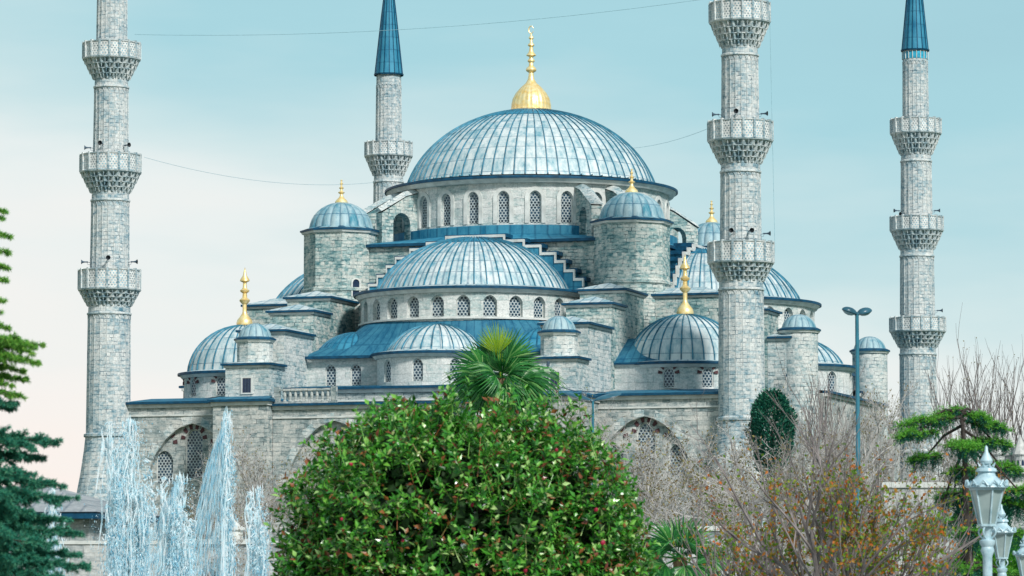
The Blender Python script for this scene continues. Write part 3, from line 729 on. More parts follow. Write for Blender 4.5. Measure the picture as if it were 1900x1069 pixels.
for sg in (-1, 1):
    x0, x1 = (-17.6, -12.25) if sg < 0 else (12.25, 17.6)
    mb = MB(); mb.box(x0, x1, -41.4, -35.2, 0, zL - .55, 0); mb.box(x0 - .15, x1 + .15, -41.6, -35.1, zL - .55, zL - .22, 1); mb.box(x0 - .4, x1 + .4, -41.9, -35.1, zL - .22, zL, 2)
    mb.face([(x0 - .38, -41.88, zL), (x1 + .38, -41.88, zL), (x1, -40.0, zL + .35), (x0, -40.0, zL + .35)], 3)
    mb.face([(x1 + .38, -41.88, zL), (x1 + .38, -36, zL), (x1 - .6, -36, zL + .35), (x1 - .6, -40.0, zL + .35)], 3)
    mb.face([(x0 - .38, -36, zL), (x0 - .38, -41.88, zL), (x0 + .6, -40.0, zL + .35), (x0 + .6, -36, zL + .35)], 3)
    o = mb.build('buttress_plinth', [S_WALL, TRIM, LEADD, LEADR], mosque)
    # square window in the buttress face
    mb = MB(); mb.box(-.42, .42, -.06, .05, 0, 1.35, 0); mb.box(-.6, -.42, -.1, .05, -.12, 1.5, 1); mb.box(.42, .6, -.1, .05, -.12, 1.5, 1); mb.box(-.42, .42, -.1, .05, 1.35, 1.5, 1); mb.box(-.42, .42, -.1, .05, -.12, 0, 1)
    for dx in (-.15, .15): mb.box(dx - .02, dx + .02, -.09, -.061, 0, 1.35, 2)
    mb.build('square_window', [DARKWIN, TRIM, HORN], o, loc=(sg * 15.0 + (0.2 if sg < 0 else 0), -40.02, Z(729, -15, -40)))
a_ = rad(45)
mb = MB(); N = 8; pts = [(-.36, 0), (.36, 0)] + [(.36 * math.cos(PI * i / N), 1.35 + .36 * math.sin(PI * i / N)) for i in range(N + 1)]
mb.face([(x, -.05, z) for x, z in pts], 0)
for i in range(N): 
    A, B_ = PI * i / N, PI * (i + 1) / N
    mb.face([(.36 * math.cos(A), -.16, 1.35 + .36 * math.sin(A)), (.36 * math.cos(B_), -.16, 1.35 + .36 * math.sin(B_)), (.52 * math.cos(B_), -.16, 1.35 + .52 * math.sin(B_)), (.52 * math.cos(A), -.16, 1.35 + .52 * math.sin(A))][::-1], 1)
    mb.face([(.52 * math.cos(A), .05, 1.35 + .52 * math.sin(A)), (.52 * math.cos(A), -.16, 1.35 + .52 * math.sin(A)), (.52 * math.cos(B_), -.16, 1.35 + .52 * math.sin(B_)), (.52 * math.cos(B_), .05, 1.35 + .52 * math.sin(B_))], 1)
mb.box(-.50, -.36, -.14, .05, 0, 1.35, 1); mb.box(.36, .50, -.14, .05, 0, 1.35, 1)
rr_ = 3.75 * math.cos(PI / 8) - .02
mb.build('roof_door', [DARKWIN, TRIM], mosque, loc=(-TT + rr_ * math.sin(a_), -TT - rr_ * math.cos(a_), Z(550, -13, -18)), rz=a_)
# left tower stair door
mb = MB(); mb.box(-.35, .35, -.1, .1, 0, 1.75, 0); mb.lathe([(0, -.1), (.35, -.1)], 2) if False else None
# balustrade
bal = MB(); zt_ = Z(721, -9, -40); 
bo = MB(); bo.box(-11.9, -6.1, -40.3, -39.95, zt_ - .2, zt_, 0); bo.box(-11.9, -6.1, -40.32, -39.93, zG + .02, zG + .2, 0)
bo.box(-12.0, -11.5, -40.35, -39.9, zG, zt_ + .15, 0); bo.box(-6.4, -5.9, -40.35, -39.9, zG, zt_ + .15, 0)
bo_ = bo.build('balustrade', S_WALL, mosque)
for i in range(9):
    b = MB(); b.lathe([(.16, 0), (.16, .12), (.09, .2), (.15, (zt_ - zG) * .4), (.09, (zt_ - zG) * .7), (.15, zt_ - zG - .35)], 8)
    b.build('baluster', S_WALL, bo_, loc=(-11.0 + i * .53, -40.12, zG + .18))
# side facades (right side shows between the minarets)
for sg in (1, -1):
    mb = MB(); X = sg * 31.0
    A = flatw(X, 0, PI / 2 * sg) if sg > 0 else flatw(X, 0, -PI / 2)
    for (ya, yb, x, zt) in ((-34.9, -17, 29.5, zF), (-17, -13, 31.0, zF + 2.6), (-13, 13, 33.6, zF + 1.2), (13, 17, 31.0, zF + 2.6), (17, 40, 29.5, zF)):
        x *= sg; fx = (lambda u, z, d, x=x: (x - sg * d, u, z))
        n_ = 3 if yb - ya > 20 else 1
        W = [((ya + yb) / 2 + (i - (n_ - 1) / 2) * 7.5, 1.5, 7.0, 10.5, .9) for i in range(n_)]
        W2 = [(u, w_, zt - 2.9, zt - 1.7, .5) for u, w_, _, _, _ in W]
        wall(mb, fx, ya, yb, 0, zt - 3.1, W, .35, 0, 3); wall(mb, fx, ya, yb, zt - 3.1, zt - .2, W2, .3, 0, 3)
        for (u, w_, zs, sp_, ri) in W + W2:
            mb.face([fx(u - w_ / 2 - .1, zs - .1, .34), fx(u + w_ / 2 + .1, zs - .1, .34), fx(u + w_ / 2 + .1, sp_ + ri + .1, .34), fx(u - w_ / 2 - .1, sp_ + ri + .1, .34)], 3, [(0, 0), (w_, 0), (w_, 4), (0, 4)])
        x_a, x_b = sorted((x - sg * .3, x + sg * .5))
        mb.box(x_a, x_b, ya, yb, zt - .2, zt + .02, 2)
        mb.box(*sorted((x - sg * .3, x + sg * .2)), ya, yb, zt - .5, zt - .21, 1)
        yc = max(ya, -28.3); mb.face([(x + sg * .45, yc, zt + .02), (x + sg * .45, yb, zt + .02), (sg * 22, yb, zt + .9), (sg * 22, yc, zt + .9)], 4)
    mb.box(*sorted((sg * 29.5, sg * 30.9)), -16.99, -16.6, 0, zF + 2.4, 0); mb.box(*sorted((sg * 29.5, sg * 30.9)), 16.6, 16.99, 0, zF + 2.4, 0)
    mb.box(*sorted((sg * 30.5, sg * 33.5)), -12.99, -12.6, 0, zF + 1, 0); mb.box(*sorted((sg * 30.5, sg * 33.5)), 12.6, 12.99, 0, zF + 1, 0)
    mb.box(*sorted((sg * 22, sg * 30.4)), -12.9, 12.9, 0, zX_ - .25, 0)
    mb.build('side_wall', [S_WALL, TRIM, LEADD, LATT, LEADR], mosque)
# core mass that carries the upper parts (rear and inner walls)
mb = MB(); mb.box(-29.3, 29.3, -33, 40, 0, zF - .4, 0); mb.box(-23, 23, -23, 23, zF - .4, zF + 1.5, 0)
mb.build('inner_walls', S_WALL, mosque)
mb = MB(); mb.box(-15.8, 15.8, -15.8, 15.8, zF, Z(560, 0, -SQ) + .2, 0)
for q in range(4):
    a = q * PI / 2; c, s = math.cos(a), math.sin(a)
    pts = [(-12, -15), (12, -15), (12, -18), (-12, -18)][::-1]
    mb.prism([(x * c - y * s, x * s + y * c) for x, y in pts], zF, zSe - .6, 0)
mb.build('core_walls', S_ROUGH, mosque)
# rear roofs over the side aisles between corner domes
mb = MB()
for sx in (-1, 1):
    for sy in (-1, 1):
        mb = MB(); x0, x1 = sorted((sx * 16.9, sx * 29.3)); y0, y1 = sorted((sy * 16.9, sy * (28.6 if sy < 0 else 39)))
        mb.prism([(x0, y0), (x1, y0), (x1, y1), (x0, y1)], zF - .2, zF + .66, 0)
        mb.build('aisle_roof', LEADR, mosque)
# floodlight brackets and down cable on the front roof edge
mb = MB(); p = Vector((14.8, -41.5, zL)); mb.tube([p, p + Vector((0, 0, 2.6))], .07, 6); mb.tube([p + Vector((.1, 0, 1.3)), p + Vector((.8, 0, .7)), p + Vector((2.3, .5, .25)), p + Vector((4.5, 3, .2))], .05, 5)
mb.tube([p + Vector((0, 0, 2.5)), p + Vector((.05, 0, 2.9))], .16, 8)
mb.build('vent_pipe', HORN, mosque)

# ================================================================== MINARETS
def balcony_mesh(R, rs, hp, hc):
    """origin at corbel foot; hc corbel height, hp parapet height"""
    mb = MB(); T = 4; n = 18
    mb.lathe([(rs + .03, -.9), (rs + .12, -.85), (rs + .12, -.7), (rs + .03, -.65)], 22, 1)
    for t in range(T):
        r0 = rs + (R - rs - .12) * (t / T) ** .9; r1 = rs + (R - rs - .12) * ((t + 1) / T) ** .9; za, zb = hc * t / T, hc * (t + 1) / T
        ph = (t % 2) * PI / n; N = n * 6
        def rr(b, lo, hi, z): return lo + (hi - lo) * abs(math.sin(n / 2 * (b + ph))) ** 1.6
        rows = [(r0 - .22, r0 + .10, za - .06), (r0 - .30, r1 - .02, za + (zb - za) * .45), (r0 - .05, r1 + .03, zb - (zb - za) * .22), (r1 + .04, r1 + .04, zb - (zb - za) * .18), (r1 + .04, r1 + .04, zb - .02)]
        for kx in range(N):
            b0, b1 = 2 * PI * kx / N, 2 * PI * (kx + 1) / N
            for i in range(4):
                q = []
                for (ro, b) in ((rows[i], b0), (rows[i], b1), (rows[i + 1], b1), (rows[i + 1], b0)):
                    r = rr(b, ro[0], ro[1], 0); q.append((r * math.sin(b), -r * math.cos(b), ro[2]))
                mb.face(q, 1, [(b0 * R, rows[i][2]), (b1 * R, rows[i][2]), (b1 * R, rows[i + 1][2]), (b0 * R, rows[i + 1][2])])
        for kx in range(n):            # hanging drops between the niches
            b = 2 * PI * kx / n + ph; r = r1 - .03; c = Vector((r * math.sin(b), -r * math.cos(b), 0)); e = .09
            zz = zb - (zb - za) * .2; p = [c + Vector((e * math.cos(b + PI / 2 * j), e * math.sin(b + PI / 2 * j), zz)) for j in range(4)]; tip = c * (1 - .06 / r) + Vector((0, 0, za - .05))
            for j in range(4): mb.face([p[(j + 1) % 4], p[j], tip], 1)
    # floor slab and parapet ring
    mb.lathe([(rs, hc - .02, 1), (R + .02, hc - .02, 1), (R + .06, hc + .12, 1), (R, hc + .16, 1), (rs, hc + .16, 1)], 44, 1)
    N = 18
    mb.lathe([(R - .04, hc + .14, 0), (R - .04, hc + hp, 1), (R + .03, hc + hp, 1), (R + .05, hc + hp + .1, 1), (R - .2, hc + hp + .1, 1), (R - .2, hc + hp, 0), (R - .17, hc + .14, 0)], N * 3, 0)
    for kx in range(N):
        b = 2 * PI * kx / N; c = Vector((math.sin(b), -math.cos(b), 0)); t = Vector((math.cos(b), math.sin(b), 0))
        for (ra, rb_, wd, za, zb) in ((R - .22, R + .09, .09, hc + .1, hc + hp + .2),):
            q = [c * ra - t * wd, c * rb_ - t * wd, c * rb_ + t * wd, c * ra + t * wd]
            mb.prism([(v.x, v.y) for v in q], za, zb, 1)
    return mb
def horn(parent, x, y, z, a):
    if 'horn' in WIN: o = WIN['horn'].copy(); C.objects.link(o); o.parent = parent
    else:
        mb = MB(); 
        def ring(y0, r0, y1, r1, m=0):
            N = 14
            for i in range(N):
                b0, b1 = 2 * PI * i / N, 2 * PI * (i + 1) / N
                mb.face([(r0 * math.cos(b0), y0, r0 * math.sin(b0)), (r0 * math.cos(b1), y0, r0 * math.sin(b1)), (r1 * math.cos(b1), y1, r1 * math.sin(b1)), (r1 * math.cos(b0), y1, r1 * math.sin(b0))], m)
        ring(.1, .10, -.25, .08); ring(-.25, .08, -.55, .14); ring(-.55, .14, -.75, .30); ring(-.75, .30, -.78, .31, 1); ring(-.78, .31, -.6, .10, 1); ring(-.6, .1, -.5, .02, 1); ring(.1, .1, .1, .01)
        mb.tube([(0, .1, -.02), (0, .55, -.1)], .04, 6); mb.tube([(0, 0, -.05), (0, .1, -.35), (0, .5, -.35)], .025, 5)
        o = mb.build('loudspeaker', [HORN, BLACK], parent, smooth=40); WIN['horn'] = o
    o.location = (x, y, z); o.rotation_euler = (0, 0, a); o.scale = (.72, .72, .72); return o
BAND = simple('turquoise_tile', (.03, .33, .48), 0.35, 0.4, 3)
def minaret(lx, ly, pys, Rs, Rb, spire=None, label='', horns=(), base_y=None, scale=1.0):
    wx, wy = l2w(lx, ly); m = empty('minaret', (wx, wy, 0), RA, label=label, cat='minaret', group='tall stone minarets round the mosque')
    zz = [tuple(zp(p, wy) for p in t) for t in pys]     # (rail top, parapet foot, corbel foot)
    sh = MB(); zb = zp(base_y, wy) if base_y else 12.5
    pr = [(Rs[0] + 1.3, 0), (Rs[0] + 1.3, zb - 3.0), (Rs[0] + 1.05, zb - 1.2), (Rs[0] + .82, zb + 0.0), (Rs[0] + .5, zb + 1.8), (Rs[0] + .22, zb + 3.8), (Rs[0] + .1, zb + 5.0), (Rs[0] + .25, zb + 5.05), (Rs[0] + .25, zb + 5.3), (Rs[0] + .04, zb + 5.4)]
    cur = Rs[0]
    for i, (zt, zf, zc_) in enumerate(zz):
        pr += [(cur * .965, zc_ - .3), (Rs[i + 1] * 1.02, zf), (Rs[i + 1] * 1.0, zf + .5)]; cur = Rs[i + 1]
    ztop = zp(spire[0], wy) if spire else zz[-1][0] + 9
    pr.append((cur * .97, ztop))
    sh.lathe(pr, 20); 
    # thin vertical fluting beads on every stage
    st = [(zb + 5.5, zz[0][2] - 1.3, Rs[0] * 1.0, Rs[0] * .965)]
    for i in range(len(zz)):
        e = zz[i + 1][2] - 1.3 if i + 1 < len(zz) else ztop - 1.6
        st.append((zz[i][1] + 2.0, e, Rs[i + 1], Rs[i + 1] * .965))
    for (a, b, ra, rb_) in st:
        if b - a > 1: sh.ribs([(ra, a), ((ra + rb_) / 2, (a + b) / 2), (rb_, b)], 20, .07, .045, 0)
        for kx in range(20):                                      # little arches closing the flutes
            t0 = 2 * PI * (kx + .0) / 20; t1 = 2 * PI * (kx + 1) / 20; tm = (t0 + t1) / 2
            pts = [(math.sin(t) * (rb_ + .02), -math.cos(t) * (rb_ + .02), z) for t, z in ((t0, b), (t0 * .75 + t1 * .25, b + .3), (tm, b + .42), (t0 * .25 + t1 * .75, b + .3), (t1, b))]
            sh.tube(pts, .035, 4, 0)
    sh.build('shaft', [S_MIN], m)
    for i, (zt, zf, zc_) in enumerate(zz):
        b = balcony_mesh(Rb[i], (Rs[i] * .965), zt - zf, zf - zc_).build('balcony', [PIERCE, S_CARV], m, loc=(0, 0, zc_))
    for (i, ang, dz) in horns:
        r = Rs[i + 1] + .3; horn(m, r * math.sin(ang), -r * math.cos(ang), zz[i][0] + dz, ang)
    if spire:
        sp = MB(); R = spire[2]; H = 13.5
        sp.lathe([(R + .1, ztop - .05, 1), (R + .14, ztop + .12, 1), (R, ztop + .14, 0), (R * .55, ztop + H * .5, 0), (R * .12, ztop + H * .93, 0), (.02, ztop + H, 0)], 32, 0, panels=16)
        s_ = sp.build('spire', [LEADB, LEADD], m, smooth=30)
        sp = MB(); sp.ribs([(R, ztop + .14), (R * .55, ztop + H * .5), (R * .12, ztop + H * .93)], 16, .09, .07); sp.build('standing_seams', LEADD, s_)
        finial(s_, 0, 0, ztop + H - .3, 2.5, FP_TALL)
        if spire[1]:
            bnd = MB(); bnd.lathe([(cur * .97 + .03, ztop - .95), (cur * .97 + .03, ztop - .15)], 20)
            for kx in range(20):
                t0 = 2 * PI * kx / 20; bnd.tube([(math.sin(t0) * (cur * .98 + .04), -math.cos(t0) * (cur * .98 + .04), ztop - .95), (math.sin(t0) * (cur * .98 + .04), -math.cos(t0) * (cur * .98 + .04), ztop - .1)], .05, 4, 1)
            bnd.build('tile_band', [BAND, TRIM], m)
    return m
va = rad(18)   # viewer direction in mosque axes
H3 = lambda i, dz=.75: [(i, va - rad(88), dz), (i, va - rad(12), dz), (i, va + rad(72), dz)]
minaret(31.0, -35.0, [(453, 490, 522), (229, 264, 304), (9, 44, 88)], [2.06, 1.84, 1.68, 1.45], [2.95, 2.92, 2.74], None,
        'near minaret, thickest of the four, standing right of the main dome', [(0, va - rad(22), 1.0), (0, va + rad(18), 1.0), (0, va + rad(75), .9)] + H3(1, .8))
minaret(-31.0, -35.0, [(504, 540, 568), (290, 322, 358), (83, 112, 148)], [2.08, 1.85, 1.66, 1.45], [2.95, 2.90, 2.74], None,
        'leftmost minaret rising behind the fountain jets at the left end of the facade', [(0, va - rad(85), .9), (0, va + rad(3), 1.1), (0, va + rad(80), .9), (1, va - rad(85), .8), (1, va - rad(18), 1.0), (1, va + rad(50), .9)], base_y=910)
minaret(31.0, 42.8, [(592, 617, 645), (405, 430, 463), (224, 250, 287)], [2.05, 1.9, 1.72, 1.42], [3.05, 2.9, 2.78], (95, True, 1.46),
        'rightmost minaret with a turquoise tiled band beneath its blue spire, behind the bare trees', [(1, va - rad(80), .8), (1, va - rad(50), .3), (1, va + rad(78), .8), (0, va + rad(78), .9)])
minaret(-31.0, 42.8, [(640, 665, 690), (455, 480, 510), (267, 292, 326)], [2.1, 1.95, 1.75, 1.48], [3.05, 2.9, 2.75], (140, False, 1.60),
        'rear minaret with one balcony in sight between the left turret and the main dome', [])
# mahya cables
CAB = simple('cable', (.28, .47, .53), 0.6, 0.2)
def cable(pts, label, sag, r=.022):
    mb = MB(); a, b = Vector(pts[0]), Vector(pts[1]); P = []
    for i in range(33):
        t = i / 32; p = a.lerp(b, t); p.z -= sag * 4 * t * (1 - t); P.append(p)
    mb.tube(P, r, 5); tag(mb.build('cable', CAB), label, 'cable')
nx, ny = l2w(31, -35); lx_, ly_ = l2w(-31, -35); bx, by = l2w(-31, 42.8)
cable((at(250, 64, ly_), at(1330, -5, ny)), 'thin cable strung high across the sky between the two front minarets', 1.15, .022)
cable((at(268, 292, ly_), at(700, 338, by)), 'thin cable from the left minaret to the rear minaret', 1.2, .017)
cable((at(1175, 275, 372), at(1318, 237, ny)), 'short thin cable beside the golden turret finial reaching the near minaret', .3, .017)
cable((at(1428, 20, ny - .5), at(1438, 470, ny - .5)), 'drop cable hanging down beside the near minaret', 0, .02)

# ================================================================== GROUND AND LOW STRUCTURES
def green(name, stops, rough=0.5, trans=0.35, spec=0.4):
    m = bpy.data.materials.new(name); m.use_nodes = True; nt = m.node_tree
    b = nt.nodes['Principled BSDF']; b.inputs['Roughness'].default_value = rough; b.inputs['Specular IOR Level'].default_value = spec
    g = nn(nt, 'ShaderNodeNewGeometry'); c = ramp(nt, g.outputs['Random Per Island'], stops)
    nt.links.new(c, b.inputs['Base Color'])
    tr = nn(nt, 'ShaderNodeBsdfTranslucent'); nt.links.new(c, tr.inputs[0])
    mxx = nn(nt, 'ShaderNodeMixShader'); mxx.inputs[0].default_value = trans
    nt.links.new(b.outputs[0], mxx.inputs[1]); nt.links.new(tr.outputs[0], mxx.inputs[2])
    nt.links.new(mxx.outputs[0], nt.nodes['Material Output'].inputs[0]); return m
GRASS = simple('park_grass', (.05, .09, .03), 0.9, 0.5, .6)
PAVE = simple('park_paving', (.30, .29, .27), 0.85, 0.2, .8)
mb = MB(); mb.face([(-3000, -300, 0), (3000, -300, 0), (3000, 5000, 0), (-3000, 5000, 0)]); tag(mb.build('ground', GRASS), kind='structure')
mb = MB(); mb.face([(-9, -20, .004), (9, -20, .004), (14, 290, .004), (-22, 290, .004)]); tag(mb.build('path', PAVE), kind='structure')
PALEST = stone('park_wall_stone', (.55, .55, .53), (.40, .42, .42), (.18, .22, .23), 1.2, 0.5, 0.5, 0.5, 0.6)
GREYROOF = lead('grey_roof_lead', (.24, .26, .27), (.40, .40, .40), (.12, .15, .18), rowh=3, umul=.8)
# fountain pool
pl = empty('fountain_pool', (-6.2, 74, 0), 0, label='round stone pool rim from which the white water jets rise', cat='pool')
mb = MB(); mb.lathe([(14, 0), (14, .5), (13.85, .55), (13.5, .55), (13.4, .5), (13.4, .05)], 96); mb.build('rim', PALEST, pl, smooth=30)
WATER, wnt, wb = mat('pool_water', .08, 0, .5); wb.inputs['Base Color'].default_value = (.04, .16, .20, 1); bump(wnt, wb, noise(wnt, 3.0), .5, .05)
mb = MB(); mb.lathe([(13.39, .3), (0, .3)], 64); mb.build('water_surface', WATER, pl)

def blk(mb, pts, z0, z1, m=0, **k): mb.prism([(p[0], p[1]) for p in pts], z0, z1, m, **k)
# low building with a grey roof, left
Y0 = 250; e = at(176, 947, Y0); rdg = at(60, 903, Y0 + 9)
bl = empty('low_building', (e.x, Y0, 0), rad(-12), label='low stone building with a wide grey roof behind the spruce at lower left', cat='building')
mb = MB(); 
zE_ = e.z
W = [(-20 + i * 2.6, 1.1, 4.3, 5.9, .5) for i in range(7)]
wall(mb, lambda u, z, d: (u, 1.2 + d, z), -24, -.8, 0, zE_ - .3, W, .3, 0, 3); mb.face([(-.8, 1.2, 0), (-.8, 14, 0), (-.8, 14, zE_ - .3), (-.8, 1.2, zE_ - .3)])
mb.build('wall', PALEST, bl)
for q in W:
    put_window('low', bl, q[0], 1.45, q[2], 0, (1.1, q[3] + q[4] - q[2], .5, .12, False, .25))
mb = MB(); mb.box(-25, .1, 0.1, 15, zE_ - .55, zE_ - .1, 1)
mb.face([(-25, 0, zE_ - .1), (.2, 0, zE_ - .1), (-5.5, 7, rdg.z), (-20, 7, rdg.z)], 0, [(0, 0), (25, 0), (20, 7), (5, 7)]); mb.face([(.2, 0, zE_ - .1), (.2, 15, zE_ - .1), (-5.5, 7, rdg.z)], 0); mb.face([(.2, 15, zE_ - .1), (-25, 15, zE_ - .1), (-20, 7, rdg.z), (-5.5, 7, rdg.z)], 0)
mb.build('roof', [GREYROOF, LEADD], bl)
# gate pavilion with little dome behind the jets
Y0 = 215; c = at(400, 1010, Y0); px = Y0 / F
gp = empty('gate_pavilion', (c.x, Y0, 0), rad(-10), label='small pale gate pavilion with an arched opening and little domed cap behind the tall jet', cat='pavilion')
mb = MB(); wall(mb, lambda u, z, d: (u, d, z), -2.1, 2.1, 0, c.z, [(-.5, 1.7, .02, c.z - 2.2, .85)], .8, 0, 3)
mb.box(-2.1, 2.1, .81, 3.4, 0, c.z - .02, 1); mb.box(-2.3, 2.3, -.2, 3.6, c.z, c.z + .3, 2); mb.build('wall', [PALEST, S_WALL, TRIM], gp)
mb = MB(); mb.lathe([(.75, c.z + .31), (.75, c.z + .8), (.9, c.z + .85), (.9, c.z + .95), (.6, c.z + 1.15), (.38, c.z + 1.35), (.18, c.z + 1.5), (.06, c.z + 1.9), (0, c.z + 2.1)], 20, cx=.6, cy=1.0); mb.build('domed_cap', TRIM, gp, smooth=35)
mb = MB(); blk(mb, [(-1.3, .80), (.4, .80), (.4, .84), (-1.3, .84)][::1], .1, c.z - 1.2, 0); mb.build('door', simple('blue_grey_door', (.06, .14, .2)), gp)
# building with conical stone chimneys at the right edge
Y0 = 195; c = at(1868, 872, Y0)
ch = empty('chimney_building', (c.x, Y0, 0), rad(-8), label='old stone building at the right edge topped by pointed cone shaped chimneys', cat='building')
mb = MB(); mb.box(-1.4, 14, 0, 8, 0, c.z - .2, 0); mb.box(-1.6, 14.2, -.2, 8.2, c.z - .2, c.z + .05, 1); mb.build('wall', [PALEST, TRIM], ch)
for i, (qx, qy, top) in enumerate(((1852, 0.2, 785), (1874, 2.5, 800), (1893, 0.6, 808), (1912, 2.4, 796), (1931, .7, 806))):
    xx = at(qx, 850, Y0).x - c.x; zt = zp(top, Y0); zbs = zp(842, Y0)
    mb = MB(); mb.lathe([(.34, c.z), (.34, zbs - .1), (.42, zbs - .05), (.42, zbs)], 8, cx=0, cy=0); 
    for k2 in range(8):
        a = 2 * PI * (k2 + .5) / 8; r = .34 * math.cos(PI / 8) + .012; cc = Vector((math.sin(a) * r, -math.cos(a) * r, 0)); t = Vector((math.cos(a), math.sin(a), 0)) * .075
        zz0, zz1 = c.z + .25, zbs - .4
        mb.face([cc - t + Vector((0, 0, zz0)), cc + t + Vector((0, 0, zz0)), cc + t + Vector((0, 0, zz1)), cc + Vector((0, 0, zz1 + .12)), cc - t + Vector((0, 0, zz1))], 1)
    o = mb.build('chimney', [PALEST, DARKWIN], ch, loc=(xx, .8 + qy * .4, 0))
    mb = MB(); mb.lathe([(.44, zbs), (.05, zt), (0, zt + .1)], 8); mb.build('cone_cap', simple('pale_cap', (.5, .5, .48)) if i == 0 else bpy.data.materials['pale_cap'], o)
# park wall and sloping terrace behind the bare trees
def parkwall(x0, x1, y, ztop, Y, label, name='park_wall', rise=0.0):
    a, b = at(x0, y, Y), at(x1, y, Y); mb = MB()
    z0, z1 = a.z, b.z + rise
    mb.face([(a.x, Y, 0), (b.x, Y, 0), (b.x, Y, z1), (a.x, Y, z0)]); mb.face([(b.x, Y + .6, 0), (a.x, Y + .6, 0), (a.x, Y + .6, z0), (b.x, Y + .6, z1)])
    mb.face([(a.x, Y + .6, 0), (a.x, Y, 0), (a.x, Y, z0), (a.x, Y + .6, z0)]); mb.face([(b.x, Y, 0), (b.x, Y + .6, 0), (b.x, Y + .6, z1), (b.x, Y, z1)])
    d = .08
    mb.face([(a.x - d, Y - d, z0), (b.x + d, Y - d, z1), (b.x + d, Y - d, z1 + .22), (a.x - d, Y - d, z0 + .22)], 1); mb.face([(a.x - d, Y - d, z0 + .22), (b.x + d, Y - d, z1 + .22), (b.x + d, Y + .68, z1 + .22), (a.x - d, Y + .68, z0 + .22)], 1)
    mb.face([(a.x - d, Y - d, z0), (a.x - d, Y + .68, z0), (b.x + d, Y + .68, z1), (b.x + d, Y - d, z1)], 1)
    tag(mb.build(name, [PALEST, TRIM]), label, 'wall')
parkwall(1180, 1700, 985, 0, 170, 'long pale precinct wall glimpsed through the bare shrubs right of centre')
parkwall(1640, 1960, 905, 0, 150, 'pale coped wall below the cone chimneys at the right edge')
parkwall(-60, 520, 1010, 0, 230, 'low pale precinct wall behind the fountain jets')

# ================================================================== LAMPS
LAMPM = simple('blue_grey_pole', (.03, .16, .22), 0.4, 0.2, 3)
LAMPD = simple('dark_lamp_shell', (.03, .10, .14), 0.3, 0.3, 3)
LGLASS, _, gb2 = mat('lamp_bowl', .15, 0, .5); gb2.inputs['Base Color'].default_value = (.25, .42, .50, 1)
def modern_lamp(px_, py_, Y, spread, tilt, label, rz):
    p = at(px_, py_, Y); r = empty('street_lamp', (p.x, Y, 0), rz, label=label, cat='street lamp', group='tall double headed street lamps')
    mb = MB(); mb.tube([(0, 0, 0), (0, 0, .05), (0, 0, 1.2), (0, 0, 1.25), (0, 0, p.z)], [.11, .10, .10, .065, .045], 10); mb.build('pole', LAMPM, r, smooth=40)
    for sg in (-1, 1):
        mb = MB(); N = 16
        def P(i, j):
            a = 2 * PI * j / N; t = i / 6; rr = math.sin(t * PI / 2)
            return (sg * spread * .55 + math.cos(a) * spread * .5 * rr, math.sin(a) * spread * .34 * rr, .11 * math.cos(t * PI / 2))
        for i in range(6):
            for j in range(N): mb.face([P(i, j), P(i, j + 1), P(i + 1, j + 1), P(i + 1, j)], 0)
        for j in range(N):
            a, b = P(6, j), P(6, j + 1); cc = (sg * spread * .55, 0, -.03)
            sh = lambda q, k3, dz: (cc[0] + (q[0] - cc[0]) * k3, q[1] * k3, dz)
            mb.face([a, b, sh(b, .86, -.02), sh(a, .86, -.02)], 0); mb.face([sh(a, .86, -.02), sh(b, .86, -.02), sh(b, .5, -.07), sh(a, .5, -.07)], 1); mb.face([sh(a, .5, -.07), sh(b, .5, -.07), (cc[0], 0, -.09)], 1)
        mb.tube([(0, 0, 0), (sg * spread * .1, 0, .0)], .05, 8)
        o = mb.build('lamp_head', [LAMPD, LGLASS], r, smooth=40, loc=(0, 0, p.z)); o.rotation_euler = (rad(tilt), -sg * rad(14), 0)
modern_lamp(1590, 583, 88, .40, 12, 'tall blue grey lamp post with two oval heads rising above the bare trees', rad(25))
p_ = 0
modern_lamp(1100, 744, 136, 1.05, 8, 'lamp post with two wide wing like heads in front of the facade beside the palm', rad(5))
WHITE, wn_, wb_ = mat('white_cast_iron', .35, 0, .5); nz_ = noise(wn_, 9, None, 6, .7); wn_.links.new(ramp(wn_, nz_, [(.3, (.22, .38, .44)), (.62, (.50, .64, .69))]), wb_.inputs['Base Color'])
GL, gn_, gb_ = mat('frosted_lantern_glass', .18, 0, .5); nz_ = noise(gn_, 2.5); gn_.links.new(ramp(gn_, nz_, [(.3, (.22, .30, .30)), (.7, (.42, .50, .48))]), gb_.inputs['Base Color'])
